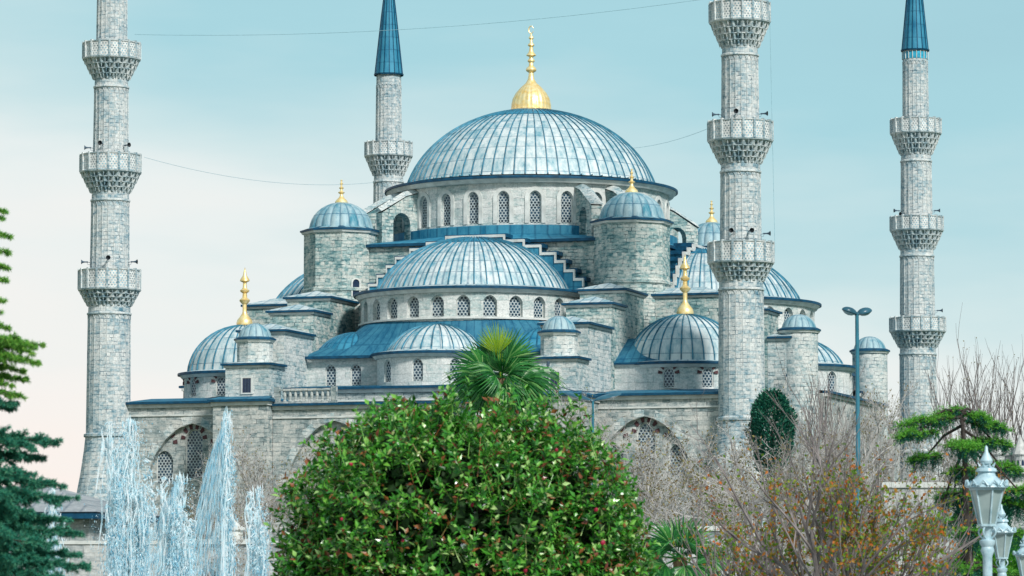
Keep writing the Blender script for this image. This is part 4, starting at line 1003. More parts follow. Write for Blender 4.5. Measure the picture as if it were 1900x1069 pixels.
def lantern(px_, ytop, Y, s_, label):
    p = at(px_, ytop, Y); r = empty('park_lantern', (p.x, Y, 0), rad(14), label=label, cat='lantern post', group='ornate white lantern posts in the park')
    H = p.z; z = lambda q: H - q * s_         # q measured down from the tip in metres
    mb = MB(); mb.lathe([(.0, H), (.016 * s_, z(.02)), (.02 * s_, z(.07)), (.045 * s_, z(.12)), (.07 * s_, z(.17)), (.06 * s_, z(.20)), (.035 * s_, z(.215)), (.065 * s_, z(.235)), (.105 * s_, z(.255)), (.115 * s_, z(.285)), (.09 * s_, z(.30)), (.10 * s_, z(.33)), (.17 * s_, z(.40)), (.215 * s_, z(.43)), (.225 * s_, z(.46)), (.2 * s_, z(.465)), (0, z(.45))], 24)
    for k in range(12):     # scalloped cresting
        a = 2 * PI * k / 12; cc = Vector((math.sin(a), -math.cos(a), 0)) * .222 * s_; t = Vector((math.cos(a), math.sin(a), 0)) * .05 * s_
        mb.tube([cc - t + Vector((0, 0, z(.445))), cc - t * .5 + Vector((0, 0, z(.415))), cc + Vector((0, 0, z(.385))), cc + t * .5 + Vector((0, 0, z(.415))), cc + t + Vector((0, 0, z(.445)))], .012 * s_, 5)
    for k in range(8):
        a = 2 * PI * k / 8; cc = Vector((math.sin(a), -math.cos(a), 0)) * .075 * s_
        mb.tube([cc + Vector((0, 0, z(.23))), cc * 1.35 + Vector((0, 0, z(.19)))], [.016 * s_, .004 * s_], 5)
    mb.build('crown_cap', WHITE, r, smooth=40)
    n6 = 6
    mb = MB(); mb.lathe([(.085 * s_, z(.86)), (.175 * s_, z(.465))], n6, 0); mb.build('glass', GL, r)
    mb = MB()
    for k in range(n6):
        a = 2 * PI * k / n6; d = Vector((math.sin(a), -math.cos(a), 0))
        mb.tube([d * .178 * s_ + Vector((0, 0, z(.465))), d * .09 * s_ + Vector((0, 0, z(.86)))], .011 * s_, 5)
    mb.lathe([(.19 * s_, z(.49)), (.195 * s_, z(.465))], n6); mb.lathe([(.10 * s_, z(.88)), (.10 * s_, z(.855)), (.06 * s_, z(.85))], n6)
    mb.build('frame', WHITE, r)
    for k in range(4):      # curled brackets under the lantern
        mb = MB(); a = 2 * PI * (k + .5) / 4; d = Vector((math.sin(a), -math.cos(a), 0)); P = []
        for i in range(9): t = i / 8; P.append(d * (.035 + .055 * math.sin(t * PI) + .02 * t) * s_ + Vector((0, 0, z(1.02 - .15 * t))))
        mb.tube(P, .011 * s_, 5); mb.build('bracket', WHITE, r)
    mb = MB(); mb.lathe([(.13 * s_, 0), (.13 * s_, .3), (.09 * s_, .4), (.075 * s_, .9), (.085 * s_, .93), (.06 * s_, 1.0), (.05 * s_, z(1.45)), (.052 * s_, z(1.20)), (.075 * s_, z(1.14)), (.062 * s_, z(1.10)), (.085 * s_, z(1.06)), (.085 * s_, z(1.03)), (.045 * s_, z(1.01)), (.04 * s_, z(.93)), (.07 * s_, z(.885)), (.0, z(.88))], 20); mb.build('post', WHITE, r, smooth=40)
lantern(1830, 826, 41, 1.03, 'large ornate white lantern post standing nearest at lower right')
lantern(1858, 935, 56, .95, 'smaller ornate white lantern post just behind and right of the large one')
lantern(1902, 985, 66, .95, 'ornate white lantern post half cut off by the right edge of the frame')

# ================================================================== FOUNTAIN JETS
WJ = bpy.data.materials.new('fountain_water'); WJ.use_nodes = True; wj = WJ.node_tree; b = wj.nodes['Principled BSDF']
b.inputs['Roughness'].default_value = .25; b.inputs['Specular IOR Level'].default_value = .6
g_ = nn(wj, 'ShaderNodeNewGeometry'); cc_ = ramp(wj, g_.outputs['Random Per Island'], [(0, (.22, .60, .78)), (.3, (.55, .84, .93)), (.6, (.86, .97, .99)), (1, (.99, 1.0, 1.0))])
wj.links.new(cc_, b.inputs['Base Color'])
t_ = nn(wj, 'ShaderNodeBsdfTranslucent'); wj.links.new(cc_, t_.inputs[0]); m_ = nn(wj, 'ShaderNodeMixShader'); m_.inputs[0].default_value = .42
wj.links.new(b.outputs[0], m_.inputs[1]); wj.links.new(t_.outputs[0], m_.inputs[2])
tp_ = nn(wj, 'ShaderNodeBsdfTransparent'); m2_ = nn(wj, 'ShaderNodeMixShader'); m2_.inputs[0].default_value = .86
wj.links.new(tp_.outputs[0], m2_.inputs[1]); wj.links.new(m_.outputs[0], m2_.inputs[2]); wj.links.new(m2_.outputs[0], wj.nodes['Material Output'].inputs[0])
WC = WJ.copy(); WC.name = 'white_water_core'
WJ.node_tree.nodes[m2_.name].inputs[0].default_value = .55
for e_, c_ in zip([n for n in WC.node_tree.nodes if n.type == 'VALTORGB'][0].color_ramp.elements, ((.70, .90, .96), (.86, .97, .99), (.97, 1, 1), (1, 1, 1))): e_.color = (*c_, 1)
def tubeV(V, Fc, a, b, ra, rb, n=3):
    d = (b - a); d = d.normalized() if d.length > 1e-9 else Vector((0, 0, 1)); x = d.cross(Vector((.3, .2, 1))); x = x.normalized() if x.length > 1e-4 else Vector((1, 0, 0)); y = d.cross(x); i = len(V)
    for (c_, r) in ((a, ra), (b, rb)):
        for k in range(n): A = 2 * PI * k / n; V.append(c_ + (x * math.cos(A) + y * math.sin(A)) * r)
    for k in range(n): k2 = (k + 1) % n; Fc.append((i + k, i + k2, i + n + k2, i + n + k))
def spindle(V, Fc, p, d, L, w_, rng):
    """one elongated drop: two tapering ends, square section"""
    d = d.normalized(); x = d.cross(Vector((rng.random() - .5, rng.random() - .5, .3))).normalized(); y = d.cross(x); i = len(V)
    V.append(p - d * L * .5)
    for k in range(4):
        a = PI / 2 * k; V.append(p + d * L * .12 + (x * math.cos(a) + y * math.sin(a)) * w_)
    V.append(p + d * L * .5)
    for k in range(4):
        k2 = (k + 1) % 4; Fc.append((i, i + 1 + k2, i + 1 + k)); Fc.append((i + 5, i + 1 + k, i + 1 + k2))
def jet(px_, ytop, Y, wid, n, label, seed, lean=0.0, veil=0.0, subs=3):
    rng = random.Random(seed); base = at(px_, 1069, Y); H = zp(ytop, Y) - .3
    V = []; Fc = []; g = 9.81; V2 = []; F2 = []
    for s_ in range(subs):
        hs = H * (1 if s_ == 0 else rng.uniform(.72, .95)); ox = (-.35 * wid if subs > 2 else 0) if s_ == 0 else (-1 + 2 * s_ / max(1, subs - 1)) * wid * .85; oy = rng.uniform(-.3, .3) if s_ else 0
        v0 = math.sqrt(2 * g * hs)
        m = n // subs
        # clusters of spray: strands that share a ballistic path
        for c_ in range(m // 24):
            sx = rng.gauss(0, wid * (.22 if subs > 2 else .34)) + lean * .3; sy = rng.gauss(0, wid * .34); off = min(1.0, abs(sx) / (wid + .01))
            vv = v0 * (1 - abs(rng.gauss(0, .11))) * (1 - .20 * off) * (1 if rng.random() < .6 else rng.uniform(.72, .95))
            T = 2 * vv / g
            vx, vy = sx / (T * .5) * .75, sy / (T * .5) * .75
            t0 = rng.uniform(0.02, .97) * T; spread = .02 + .035 * t0 / T
            big = rng.random() < .12
            for k in range(14):
                t = min(T, max(0, t0 + rng.gauss(0, .055))); lz = .3 + vv * t - .5 * g * t * t
                wind = lean * (t / T) ** 2 * .6
                p = Vector((base.x + ox * (.55 + .5 * t / T) + vx * t + wind + rng.gauss(0, spread), Y + oy + vy * t + rng.gauss(0, spread), max(.3, lz + rng.gauss(0, .05))))
                d = Vector((vx + rng.gauss(0, .9), vy + rng.gauss(0, .9), (vv - g * t) + rng.gauss(0, .8))); d = d if d.length > .5 else Vector((rng.gauss(0, .5), 0, 1))
                if big: spindle(V2, F2, p, d, rng.uniform(.05, .16) * (1 + min(1.5, abs(vv - g * t) * .10)), rng.uniform(.008, .018), rng)
                else: spindle(V, Fc, p, d, rng.uniform(.03, .11) * (1 + min(2.0, abs(vv - g * t) * .10)), rng.uniform(.006, .014), rng)
    for k in range(n // 5):            # loose drops thrown off the jet
        hh = H * rng.random() ** 1.2; sp = wid * (.30 + .8 * (1 - hh / H)); q = Vector((base.x + rng.gauss(0, sp) + lean * .5 * (1 - hh / H), Y + rng.gauss(0, sp), .3 + hh))
        spindle(V, Fc, q, Vector((rng.gauss(0, .5), rng.gauss(0, .5), 1)), rng.uniform(.02, .06), rng.uniform(.005, .013), rng)
    nst = int(n / 42)
    for k in range(nst):               # wavering strings of white water that rise, break and fall
        ki = rng.randrange(max(1, subs)); nx_ = 0 if subs < 3 else (-.5 + .8 * ki / (subs - 1) + rng.gauss(0, .05)) * wid * 1.3
        hk = H * ((1.0, .90, .80, .93, .72)[ki % 5] if subs > 2 else (1.0, .9)[ki % 2]) * (1 - abs(rng.gauss(0, .05)))
        sx = rng.gauss(0, wid * .16); u = rng.uniform(-1, .95); Ls = rng.uniform(.10, .32); ph = rng.uniform(0, 6.3); am = rng.uniform(.01, .045); rr = rng.uniform(.007, .022); P = []
        dy_ = rng.gauss(0, .12)
        for q in range(9):
            uu_ = min(1.0, u + Ls * q / 8); zz_ = .3 + hk * (1 - uu_ * uu_)
            P.append(Vector((base.x + nx_ + sx * (1 + uu_) * .8 + lean * .3 * (1 + uu_) + am * math.sin(ph + uu_ * 22), Y + dy_ * (1 + uu_), zz_)))
        for q in range(8):
            ra = rr * math.sin(PI * (q + .15) / 8.4) * rng.uniform(.6, 1.3) + .002; rb_ = rr * math.sin(PI * (q + 1.15) / 8.9) * rng.uniform(.6, 1.3) + .002
            tubeV(V2, F2, P[q], P[q + 1], ra, rb_, 4)
    for k in range(0):
        tx = rng.gauss(0, wid * .5) - (.2 * wid if subs > 2 else 0); th = H * (1 - .45 * min(1, abs(tx) / wid) ** .8 - rng.uniform(0, .12)); wv = rng.uniform(-.12, .12)
        for q in range(n // 60):
            t = rng.random() ** .7; spindle(V2, F2, Vector((base.x + tx * (1 - .25 * t) + wv * math.sin(t * 9) * .25 + rng.gauss(0, .02 + .05 * t), Y + rng.gauss(0, .08), .3 + th - t * 1.5)), Vector((rng.gauss(0, .35), 0, 1)), rng.uniform(.05, .16), rng.uniform(.008, .022), rng)
    # core of the jet
    v0 = math.sqrt(2 * g * H)
    for k in range(n // 22):
        hh = H * rng.random() ** .9; sp = .05 + .10 * (1 - hh / H) * wid
        spindle(V2, F2, Vector((base.x + rng.gauss(0, sp), Y + rng.gauss(0, sp), .3 + hh)), Vector((rng.gauss(0, .09), 0, 1)), rng.uniform(.10, .34), rng.uniform(.008, .02), rng)
    for k in range(int(n * veil)):
        t = rng.random(); ww = rng.random(); hh = H * (1 - .98 * t ** 1.4) * (.97 - .1 * ww)
        x = base.x - (.05 + ww * 1.0 * (t ** .6)) * .95
        spindle(V, Fc, Vector((x, Y + rng.gauss(0, .2), .3 + hh)), Vector((-.22 * ww - .02, 0, -1)), rng.uniform(.12, .42), rng.uniform(.004, .010), rng)
    O_ = Vector((base.x, Y, 0)); o = empty('water_jet', O_, 0, label=label, cat='water jet', group='white jets of the park fountain')
    fastmesh('spray', [v - O_ for v in V], Fc, WJ, o); fastmesh('water_column', [v - O_ for v in V2], F2, WC, o)
jet(240, 782, 74, .56, 19000, 'broad foaming water jet in front of the leftmost minaret', 3, -.1, 0, 5)
jet(332, 885, 71, .42, 9500, 'shorter jet between the broad foaming one and the tall thin one', 5, -.1, .1, 3)
jet(420, 762, 76, .17, 5200, 'tallest thin jet with a fine veil blown to its left', 8, -.1, .55, 2)
jet(478, 905, 73, .24, 5200, 'low narrow jet touching the left edge of the red berried shrub', 11, 0, 0, 3)
jet(95, 900, 80, .28, 3500, 'small jet half hidden behind the spruce branches', 13, 0, 0, 2)

# ================================================================== TREES AND SHRUBS
BARK = simple('grey_brown_bark', (.20, .175, .17), 0.9, 0.4, 5)
BARKD = simple('dark_bark', (.05, .04, .035), 0.9, 0.4, 5)
BARKP = simple('pale_twig_bark', (.42, .40, .38), 0.9, 0.35, 5)
def leafV(V, Fc, p, d, nrm, L, w_, fold=.25):
    d = d.normalized(); s = d.cross(nrm); s = s.normalized() if s.length > 1e-4 else Vector((1, 0, 0)); u = s.cross(d); i = len(V)
    V += [p, p + d * L * .45 + s * w_ + u * fold * w_, p + d * L - u * L * .12, p + d * L * .45 - s * w_ + u * fold * w_, p + d * L * .5]
    Fc += [(i, i + 1, i + 4), (i + 1, i + 2, i + 4), (i, i + 4, i + 3), (i + 4, i + 2, i + 3)]
def rdir(rng):
    while True:
        v = Vector((rng.uniform(-1, 1), rng.uniform(-1, 1), rng.uniform(-1, 1)))
        if .1 < v.length < 1: return v.normalized()
def bare_tree(rng, H, spread=.5, trunk=.12, levels=5, kids=(5, 5, 4, 4, 3), up=.35, first=.25, twr=.006, leaves=0, leafL=.08):
    TV, TF, BV, BF, LV, LF = [], [], [], [], [], []
    def grow(p, d, L, r, lv):
        segs = 4 if lv < 2 else 3; pts = [p]; dd = d.copy()
        for i in range(segs):
            dd = (dd + rdir(rng) * (.13 if lv == 0 else .22) + Vector((0, 0, up * .12 if lv else .05))).normalized(); pts.append(pts[-1] + dd * L / segs)
        rend = max(twr * .6, r * (.55 if lv < levels - 1 else .3))
        for i in range(segs):
            ra = r + (rend - r) * i / segs; rb_ = r + (rend - r) * (i + 1) / segs
            tubeV(TV if lv == 0 else BV, TF if lv == 0 else BF, pts[i], pts[i + 1], ra, rb_, 6 if lv == 0 else 4 if lv == 1 else 3)
        if lv >= levels - 1:
            if leaves:
                for _ in range(leaves if rng.random() < .5 else 0):
                    q = pts[rng.randrange(1, len(pts))]; leafV(LV, LF, q + rdir(rng) * .04, rdir(rng), rdir(rng), leafL * rng.uniform(.6, 1.2), leafL * .3)
            return
        k = kids[lv]
        for j in range(k):
            f = first + (1 - first) * (j + rng.random()) / k if lv == 0 else .2 + .8 * (j + rng.random()) / k
            idx = min(segs - 1, int(f * segs)); q = pts[idx].lerp(pts[idx + 1], f * segs - idx)
            ax = rdir(rng); side = dd.cross(ax).normalized()
            nd = (dd * (1 - spread) + side * spread + Vector((0, 0, up * .5))).normalized()
            grow(q, nd, L * rng.uniform(.45, .72) * (1 if lv else (1.15 - .5 * f)), max(twr, r * (.55 if lv == 0 else .5)), lv + 1)
    grow(Vector((0, 0, 0)), Vector((0, 0, 1)), H * .62, trunk, 0)
    return TV, TF, BV, BF, LV, LF
LEAFB = green('last_brown_leaves', [(0, (.14, .10, .04)), (.5, (.30, .22, .09)), (1, (.22, .24, .07))], .7, .3)
LEAFO = green('autumn_leaves', [(0, (.08, .22, .01)), (.45, (.24, .36, .03)), (.65, (.42, .22, .03)), (1, (.58, .14, .02))], .6, .4)
def tree_obj(name, data, label, cat, loc, rz=0, sc_=1.0, group=None, bark=BARK, leafm=LEAFB):
    r = empty(name, loc, rz, label=label, cat=cat, group=group); r.scale = (sc_,) * 3
    fastmesh('trunk', data[0], data[1], bark, r); fastmesh('branches', data[2], data[3], bark, r)
    if data[4]: fastmesh('leaves', data[4], data[5], leafm, r)
    return r
R_ = random.Random(42)
protoH = {}
protoH['wide'] = (tree_obj('bare_tree', bare_tree(R_, 10, .55, .13, 6, (7, 5, 4, 4, 3), .35, .2, .009, 1, .12), None, None, (0, 0, 0), bark=BARKP), 10)
protoH['tall'] = (tree_obj('bare_tree', bare_tree(R_, 12, .36, .09, 4, (13, 5, 4), .7, .15, .010, 1, .10), None, None, (0, 0, 0), bark=BARK), 12)
protoH['bush'] = (tree_obj('bare_tree', bare_tree(R_, 8, .6, .09, 6, (9, 5, 4, 4, 3), .3, .05, .008, 2, .12), None, None, (0, 0, 0), bark=BARKP), 8)
used = set()
def place_tree(kind, px_, ytop, Y, label, rz, wide=1.0, group='bare winter trees'):
    o, H = protoH[kind]
    p = at(px_, ytop, Y); s_ = p.z / (H * 1.0)
    c = o if kind not in used else dup(o, None)
    used.add(kind)
    c.location = (p.x, Y, 0); c.rotation_euler = (0, 0, rz); c.scale = (s_ * wide, s_ * wide, s_)
    c['label'] = label; c['category'] = 'tree'; c['group'] = group
TL = [
 ('wide', 470, 770, 225, 'leafless tree climbing against the stone wall right of the tall jet', .3, .8),
 ('bush', 560, 800, 245, 'leafless twiggy tree between the balustrade and the big leafy shrub', 1.3, .8),
 ('bush', 395, 860, 205, 'leafless shrub behind the tall thin jet at the gate pavilion', 2.3, .7),
 ('wide', 1062, 690, 262, 'leafless tree with a few brown leaves just right of the palm', 2.1, .55),
 ('wide', 1150, 755, 190, 'leafless tree under the left foot of the right blind arch', .9, .85),
 ('bush', 1225, 790, 175, 'leafless tree straight below the right blind arch', 4.0, 1.0),
 ('bush', 1300, 775, 200, 'leafless tree at the foot of the near minaret, left side', 5.1, .9),
 ('wide', 1350, 760, 215, 'leafless tree in front of the near minaret shaft', 2.9, .75),
 ('bush', 1180, 910, 150, 'low leafless thicket just right of the big leafy shrub', 3.3, 1.1),
 ('wide', 1470, 690, 205, 'leafless tree right behind the clipped evergreen', .2, .7),
 ('tall', 1530, 665, 215, 'slim leafless tree before the stair turret left of the tall lamp', 1.8, .9),
 ('wide', 1590, 700, 180, 'leafless tree directly behind the tall lamp post', 3.6, .75),
 ('wide', 1660, 680, 210, 'leafless tree left of the rightmost minaret foot', 5.6, .7),
 ('tall', 1760, 648, 230, 'slim leafless tree right of the rightmost minaret', .8, .8),
 ('tall', 1842, 615, 235, 'tallest leafless poplar shape against the sky at far right', 2.6, .8),
 ('tall', 1893, 640, 240, 'leafless tree cut by the right edge of the frame', 4.4, .8),
 ('wide', 1715, 720, 165, 'leafless tree behind the left pads of the cedar', 1.1, .7),
 ('bush', 1418, 778, 98, 'leafless thicket below the clipped evergreen', 2.0, 1.1),
 ('bush', 1500, 800, 140, 'dense leafless thicket left of the tall lamp post', .6, 1.1),
 ('bush', 1620, 830, 130, 'dense leafless thicket right of the tall lamp post', 3.9, 1.1),
]
for t in TL: place_tree(*t)
# foreground bare tree with orange and green leaves
def vase_tree(seed, H, n_main, spread, leafn, levels=5):
    rng = random.Random(seed); TV, TF, BV, BF, LV, LF = [], [], [], [], [], []
    def grow(p, d, L, r, lv):
        segs = 4; pts = [p]; dd = d.copy()
        for i in range(segs):
            dd = (dd + rdir(rng) * .13 + Vector((0, 0, .05))).normalized(); pts.append(pts[-1] + dd * L / segs)
        for i in range(segs): tubeV(BV, BF, pts[i], pts[i + 1], r * (1 - .14 * i), r * (1 - .14 * (i + 1)), 5 if lv < 2 else 3)
        if lv >= 2:
            low = max(0.0, min(1, 1.15 - (pts[-1].z - 1.2) / (H * .55)))
            for _ in range(leafn):
                if rng.random() < low: 
                    q = pts[rng.randrange(1, 5)]; leafV(LV, LF, q + rdir(rng) * .03, rdir(rng), rdir(rng), rng.uniform(.04, .08), .019)
        if lv >= levels - 1: return
        for j in range((4, 3, 3, 3, 2)[lv]):
            f = .25 + .75 * (j + rng.random()) / 4; idx = min(3, int(f * 4)); q = pts[idx].lerp(pts[idx + 1], f * 4 - idx)
            side = dd.cross(rdir(rng)).normalized(); nd = (dd * .8 + side * .42 + Vector((0, 0, .12))).normalized()
            grow(q, nd, L * rng.uniform(.5, .75), max(.0028, r * .52), lv + 1)
    tubeV(TV, TF, Vector((0, 0, 0)), Vector((0, 0, .55)), .10, .085, 8); tubeV(TV, TF, Vector((0, 0, .55)), Vector((.02, 0, 1.1)), .085, .075, 8)
    for k in range(n_main):
        a = 2 * PI * k / n_main + rng.uniform(-.2, .2); t = rng.uniform(.25, 1) * spread
        grow(Vector((.02 * math.cos(a), .02 * math.sin(a), .7 + .4 * rng.random())), Vector((math.cos(a) * t, math.sin(a) * t, 1)).normalized(), (H - .9) * rng.uniform(.5, .62), .040, 0)
    return TV, TF, BV, BF, LV, LF
p = at(1553, 1069, 45)
tree_obj('autumn_tree', vase_tree(7, 3.85, 10, 1.0, 9), 'near leafless tree with spreading grey branches and scattered orange and green leaves', 'tree', (p.x, 45, 0), .4, 1.0, bark=BARK, leafm=LEAFO)
p = at(1395, 1069, 50)
tree_obj('autumn_shrub', vase_tree(9, 3.3, 10, .8, 7, 4), 'low shrub with orange and yellow green leaves left of the spreading bare tree', 'shrub', (p.x, 50, 0), 1.4, .95, bark=BARK, leafm=LEAFO)
p = at(1680, 1069, 52)
tree_obj('autumn_shrub', vase_tree(12, 3.4, 9, .8, 4, 4), 'low shrub with orange and yellow green leaves right of the spreading bare tree', 'shrub', (p.x, 52, 0), 2.4, .95, bark=BARK, leafm=LEAFO)

# ---- the big leafy shrub in the foreground
LEAFG = green('glossy_green_leaf', [(0, (.012, .08, .008)), (.25, (.035, .20, .018)), (.52, (.08, .35, .03)), (.77, (.22, .52, .07)), (.87, (.55, .74, .30)), (.90, (.36, .14, .04)), (1, (.20, .04, .03))], .26, .3, .7)  # palest green stop paints gloss highlights into some leaves
REDF = simple('crimson_bud', (.30, .012, .04), .5, .4, 20)
YB = 30; pxm = YB / F
cbx = at(852, 1000, YB).x; topz = at(850, 779, YB).z
sh_ = empty('leafy_shrub', (cbx, YB, 0), 0, label='huge rounded glossy green shrub with crimson buds filling the lower middle foreground', cat='shrub')
rng = random.Random(77)
RXs = 340 * pxm; RZs = topz - 1.0
def shape(a, b):
    """a azimuth, b elevation from the centre at z=1.0; lumpy superellipsoid"""
    ca, sa, cb, sb = math.cos(a), math.sin(a), math.cos(b), math.sin(b)
    e = 3.5
    x, y, z = cb * ca, cb * sa, sb
    h = math.hypot(x, y)
    t = ((abs(h) ** e) + (abs(z) ** e)) ** (-1 / e)
    lump = 1 + .04 * math.sin(3 * a + 1.2 * b) + .035 * math.sin(7 * a + 5 * b + 1) + .03 * math.sin(13 * a - 9 * b + 2)
    return Vector((x * RXs * t, y * RXs * .95 * t, 1.0 + z * RZs * t)) , lump
V, Fc = [], []
NCL = 6400
for i in range(NCL):
    a = rng.uniform(0, 2 * PI); sb = rng.uniform(-.55, 1); b = math.asin(sb)
    p, lump = shape(a, b); c0 = Vector((0, 0, 1.0)); depth = 1 - abs(rng.gauss(0, .055)) - (.10 if rng.random() < .2 else 0)
    q = c0 + (p - c0) * lump * depth
    out = (p - c0).normalized()
    if q.z < .05: continue
    axis = (out * .6 + rdir(rng) * .7 + Vector((0, 0, .45))).normalized()
    # a shoot with leaves arranged round it
    Ls = rng.uniform(.08, .19); nl = rng.randrange(7, 12)
    if b > .35 and rng.random() < .04: Ls *= 1.7; axis = (axis + Vector((0, 0, 1.2))).normalized(); nl += 3
    tubeV(V, Fc, q - axis * .08, q + axis * Ls, .004, .002)
    for k in range(nl):
        t = k / nl; ang = k * 2.4 + rng.random(); sd = axis.cross(Vector((.3, .5, .2))).normalized(); s2 = axis.cross(sd)
        r = sd * math.cos(ang) + s2 * math.sin(ang)
        d = (axis * (.25 + .6 * t) + r * (1 - .4 * t) + Vector((0, 0, -.15 + .25 * rng.random()))).normalized()
        leafV(V, Fc, q + axis * Ls * t, d, (axis + r * -.3 + rdir(rng) * .35).normalized(), rng.uniform(.048, .084), rng.uniform(.014, .021), .3)
fastmesh('foliage', V, Fc, LEAFG, sh_)
V, Fc = [], []
for k in range(9):
    a = k * .7; tip, _ = shape(a, .7 + .1 * (k % 3)); pts = [Vector((.05 * math.cos(a), .05 * math.sin(a), 0)), Vector((.3 * math.cos(a), .3 * math.sin(a), .9)), Vector((0, 0, 1.0)) + (tip - Vector((0, 0, 1.0))) * .85]
    tubeV(V, Fc, pts[0], pts[1], .05, .035, 6); tubeV(V, Fc, pts[1], pts[2], .035, .012, 5)
fastmesh('stems', V, Fc, BARKD, sh_)
# inner mass of dark leaves that closes the crown
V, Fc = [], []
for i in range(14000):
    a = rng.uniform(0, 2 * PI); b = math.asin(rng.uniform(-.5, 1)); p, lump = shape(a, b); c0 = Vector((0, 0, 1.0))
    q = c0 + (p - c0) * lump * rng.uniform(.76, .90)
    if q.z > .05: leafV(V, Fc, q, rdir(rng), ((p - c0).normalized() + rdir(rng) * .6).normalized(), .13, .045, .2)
fastmesh('inner_foliage', V, Fc, green('dark_inner_leaf', [(0, (.008, .03, .004)), (1, (.02, .07, .01))], .6, .15), sh_)
bud0 = None
for i in range(12):
    px_, py_ = rng.uniform(530, 1190), rng.uniform(800, 1065)
    a = math.asin(max(-.95, min(.95, (at(px_, py_, YB).x - cbx) / RXs))); zz = at(px_, py_, YB).z
    x = (at(px_, py_, YB).x - cbx); t = max(0, 1 - abs(x / RXs) ** 3.1 - abs((zz - 1) / RZs) ** 3.1) ** (1 / 3.1)
    y = -RXs * .95 * t * 1.0
    if t < .25: continue
    if bud0 is None:
        m = MB(); m.lathe([(0, -.022), (.016, -.014), (.019, .0), (.017, .014), (.008, .024), (0, .022)], 9, rf=lambda b, r, z: r * (1 + .12 * math.sin(3 * b))); bud0 = m.build('flower_bud', REDF, sh_, smooth=60); o = bud0
    else: o = bud0.copy(); C.objects.link(o); o.parent = sh_
    o.location = (x, y - .03, zz); s_ = rng.uniform(.6, 1.05); o.scale = (s_,) * 3; o.rotation_euler = (rng.random(), rng.random(), rng.random())

# ---- fan palms
PG = green('palm_leaf', [(0, (.006, .07, .018)), (.45, (.02, .17, .03)), (.8, (.06, .28, .05)), (1, (.28, .48, .16))], .4, .3, .5)
PY = green('young_palm_leaf', [(0, (.22, .42, .02)), (1, (.42, .55, .05))], .45, .4)
PDRY = simple('palm_trunk_fibre', (.16, .11, .06), .9, .4, 8)
def fan_leaf(rng, L, droop, nseg=34, arc=rad(230)):
    """petiole along +x from the origin, blade normal near +z"""
    V, Fc = [], []; PL = L * rng.uniform(.32, .75)
    tubeV(V, Fc, Vector((0, 0, 0)), Vector((PL, 0, 0)), .022, .011, 4)
    for k in range(nseg):
        a = -arc / 2 + arc * (k + .5) / nseg + rng.uniform(-.02, .02); da = arc / nseg * .52
        ll = L * (1 - .22 * abs(a) / (arc / 2)) * rng.uniform(.92, 1.05)
        d = Vector((math.cos(a), math.sin(a), 0)); s = Vector((-math.sin(a), math.cos(a), 0))
        rows = []; N = 7
        for i in range(N + 1):
            t = i / N; w_ = ll * t * math.tan(da) if t < .52 else ll * .52 * math.tan(da) * max(0.02, (1 - t) / .48) ** .8
            dz = -droop * (max(0, t - .45) ** 1.6) * ll * (1.6 + .8 * rng.random()); pull = 1 - .25 * droop * max(0, t - .5)
            c = Vector((PL, 0, 0)) + d * ll * t * pull + Vector((0, 0, dz - .10 * ll * (abs(math.sin(a)) ** 2) * t))
            ridge = .35 * w_ + .002
            rows.append((c - s * w_ - Vector((0, 0, ridge)), c + Vector((0, 0, ridge)), c + s * w_ - Vector((0, 0, ridge))))
        i0 = len(V)
        for r in rows: V.extend(r)
        for i in range(N):
            b = i0 + i * 3; Fc.append((b, b + 1, b + 4, b + 3)); Fc.append((b + 1, b + 2, b + 5, b + 4))
    return V, Fc
def palm(px_, ycrown, Y, specs, label, seed, trunkr=.16):
    rng = random.Random(seed); p = at(px_, ycrown, Y); r = empty('fan_palm', (p.x, Y, 0), 0, label=label, cat='palm', group='fan palms')
    mb = MB(); prof = []
    n = 30
    for i in range(n + 1): t = i / n; prof.append((trunkr * (1.25 - .35 * t) * (1 + .09 * (i % 2)), p.z * t))
    mb.lathe(prof, 12); mb.build('trunk', PDRY, r)
    for (d, nrm, L, dr, young) in specs:
        V, Fc = fan_leaf(rng, L, dr, 30 if L > .7 else 24, rad(60 if young == 2 else 110 if young else 215))
        o = fastmesh('fan_leaf', V, Fc, PY if young else PG, r)
        X = Vector(d).normalized(); N_ = Vector(nrm); N_ = (N_ - X * N_.dot(X)).normalized(); Yv = N_.cross(X)
        M_ = Matrix((X, Yv, N_)).transposed().to_4x4()
        o.matrix_local = Matrix.Translation((rng.uniform(-.06, .06), rng.uniform(-.06, .06), p.z - .03 * rng.random())) @ M_
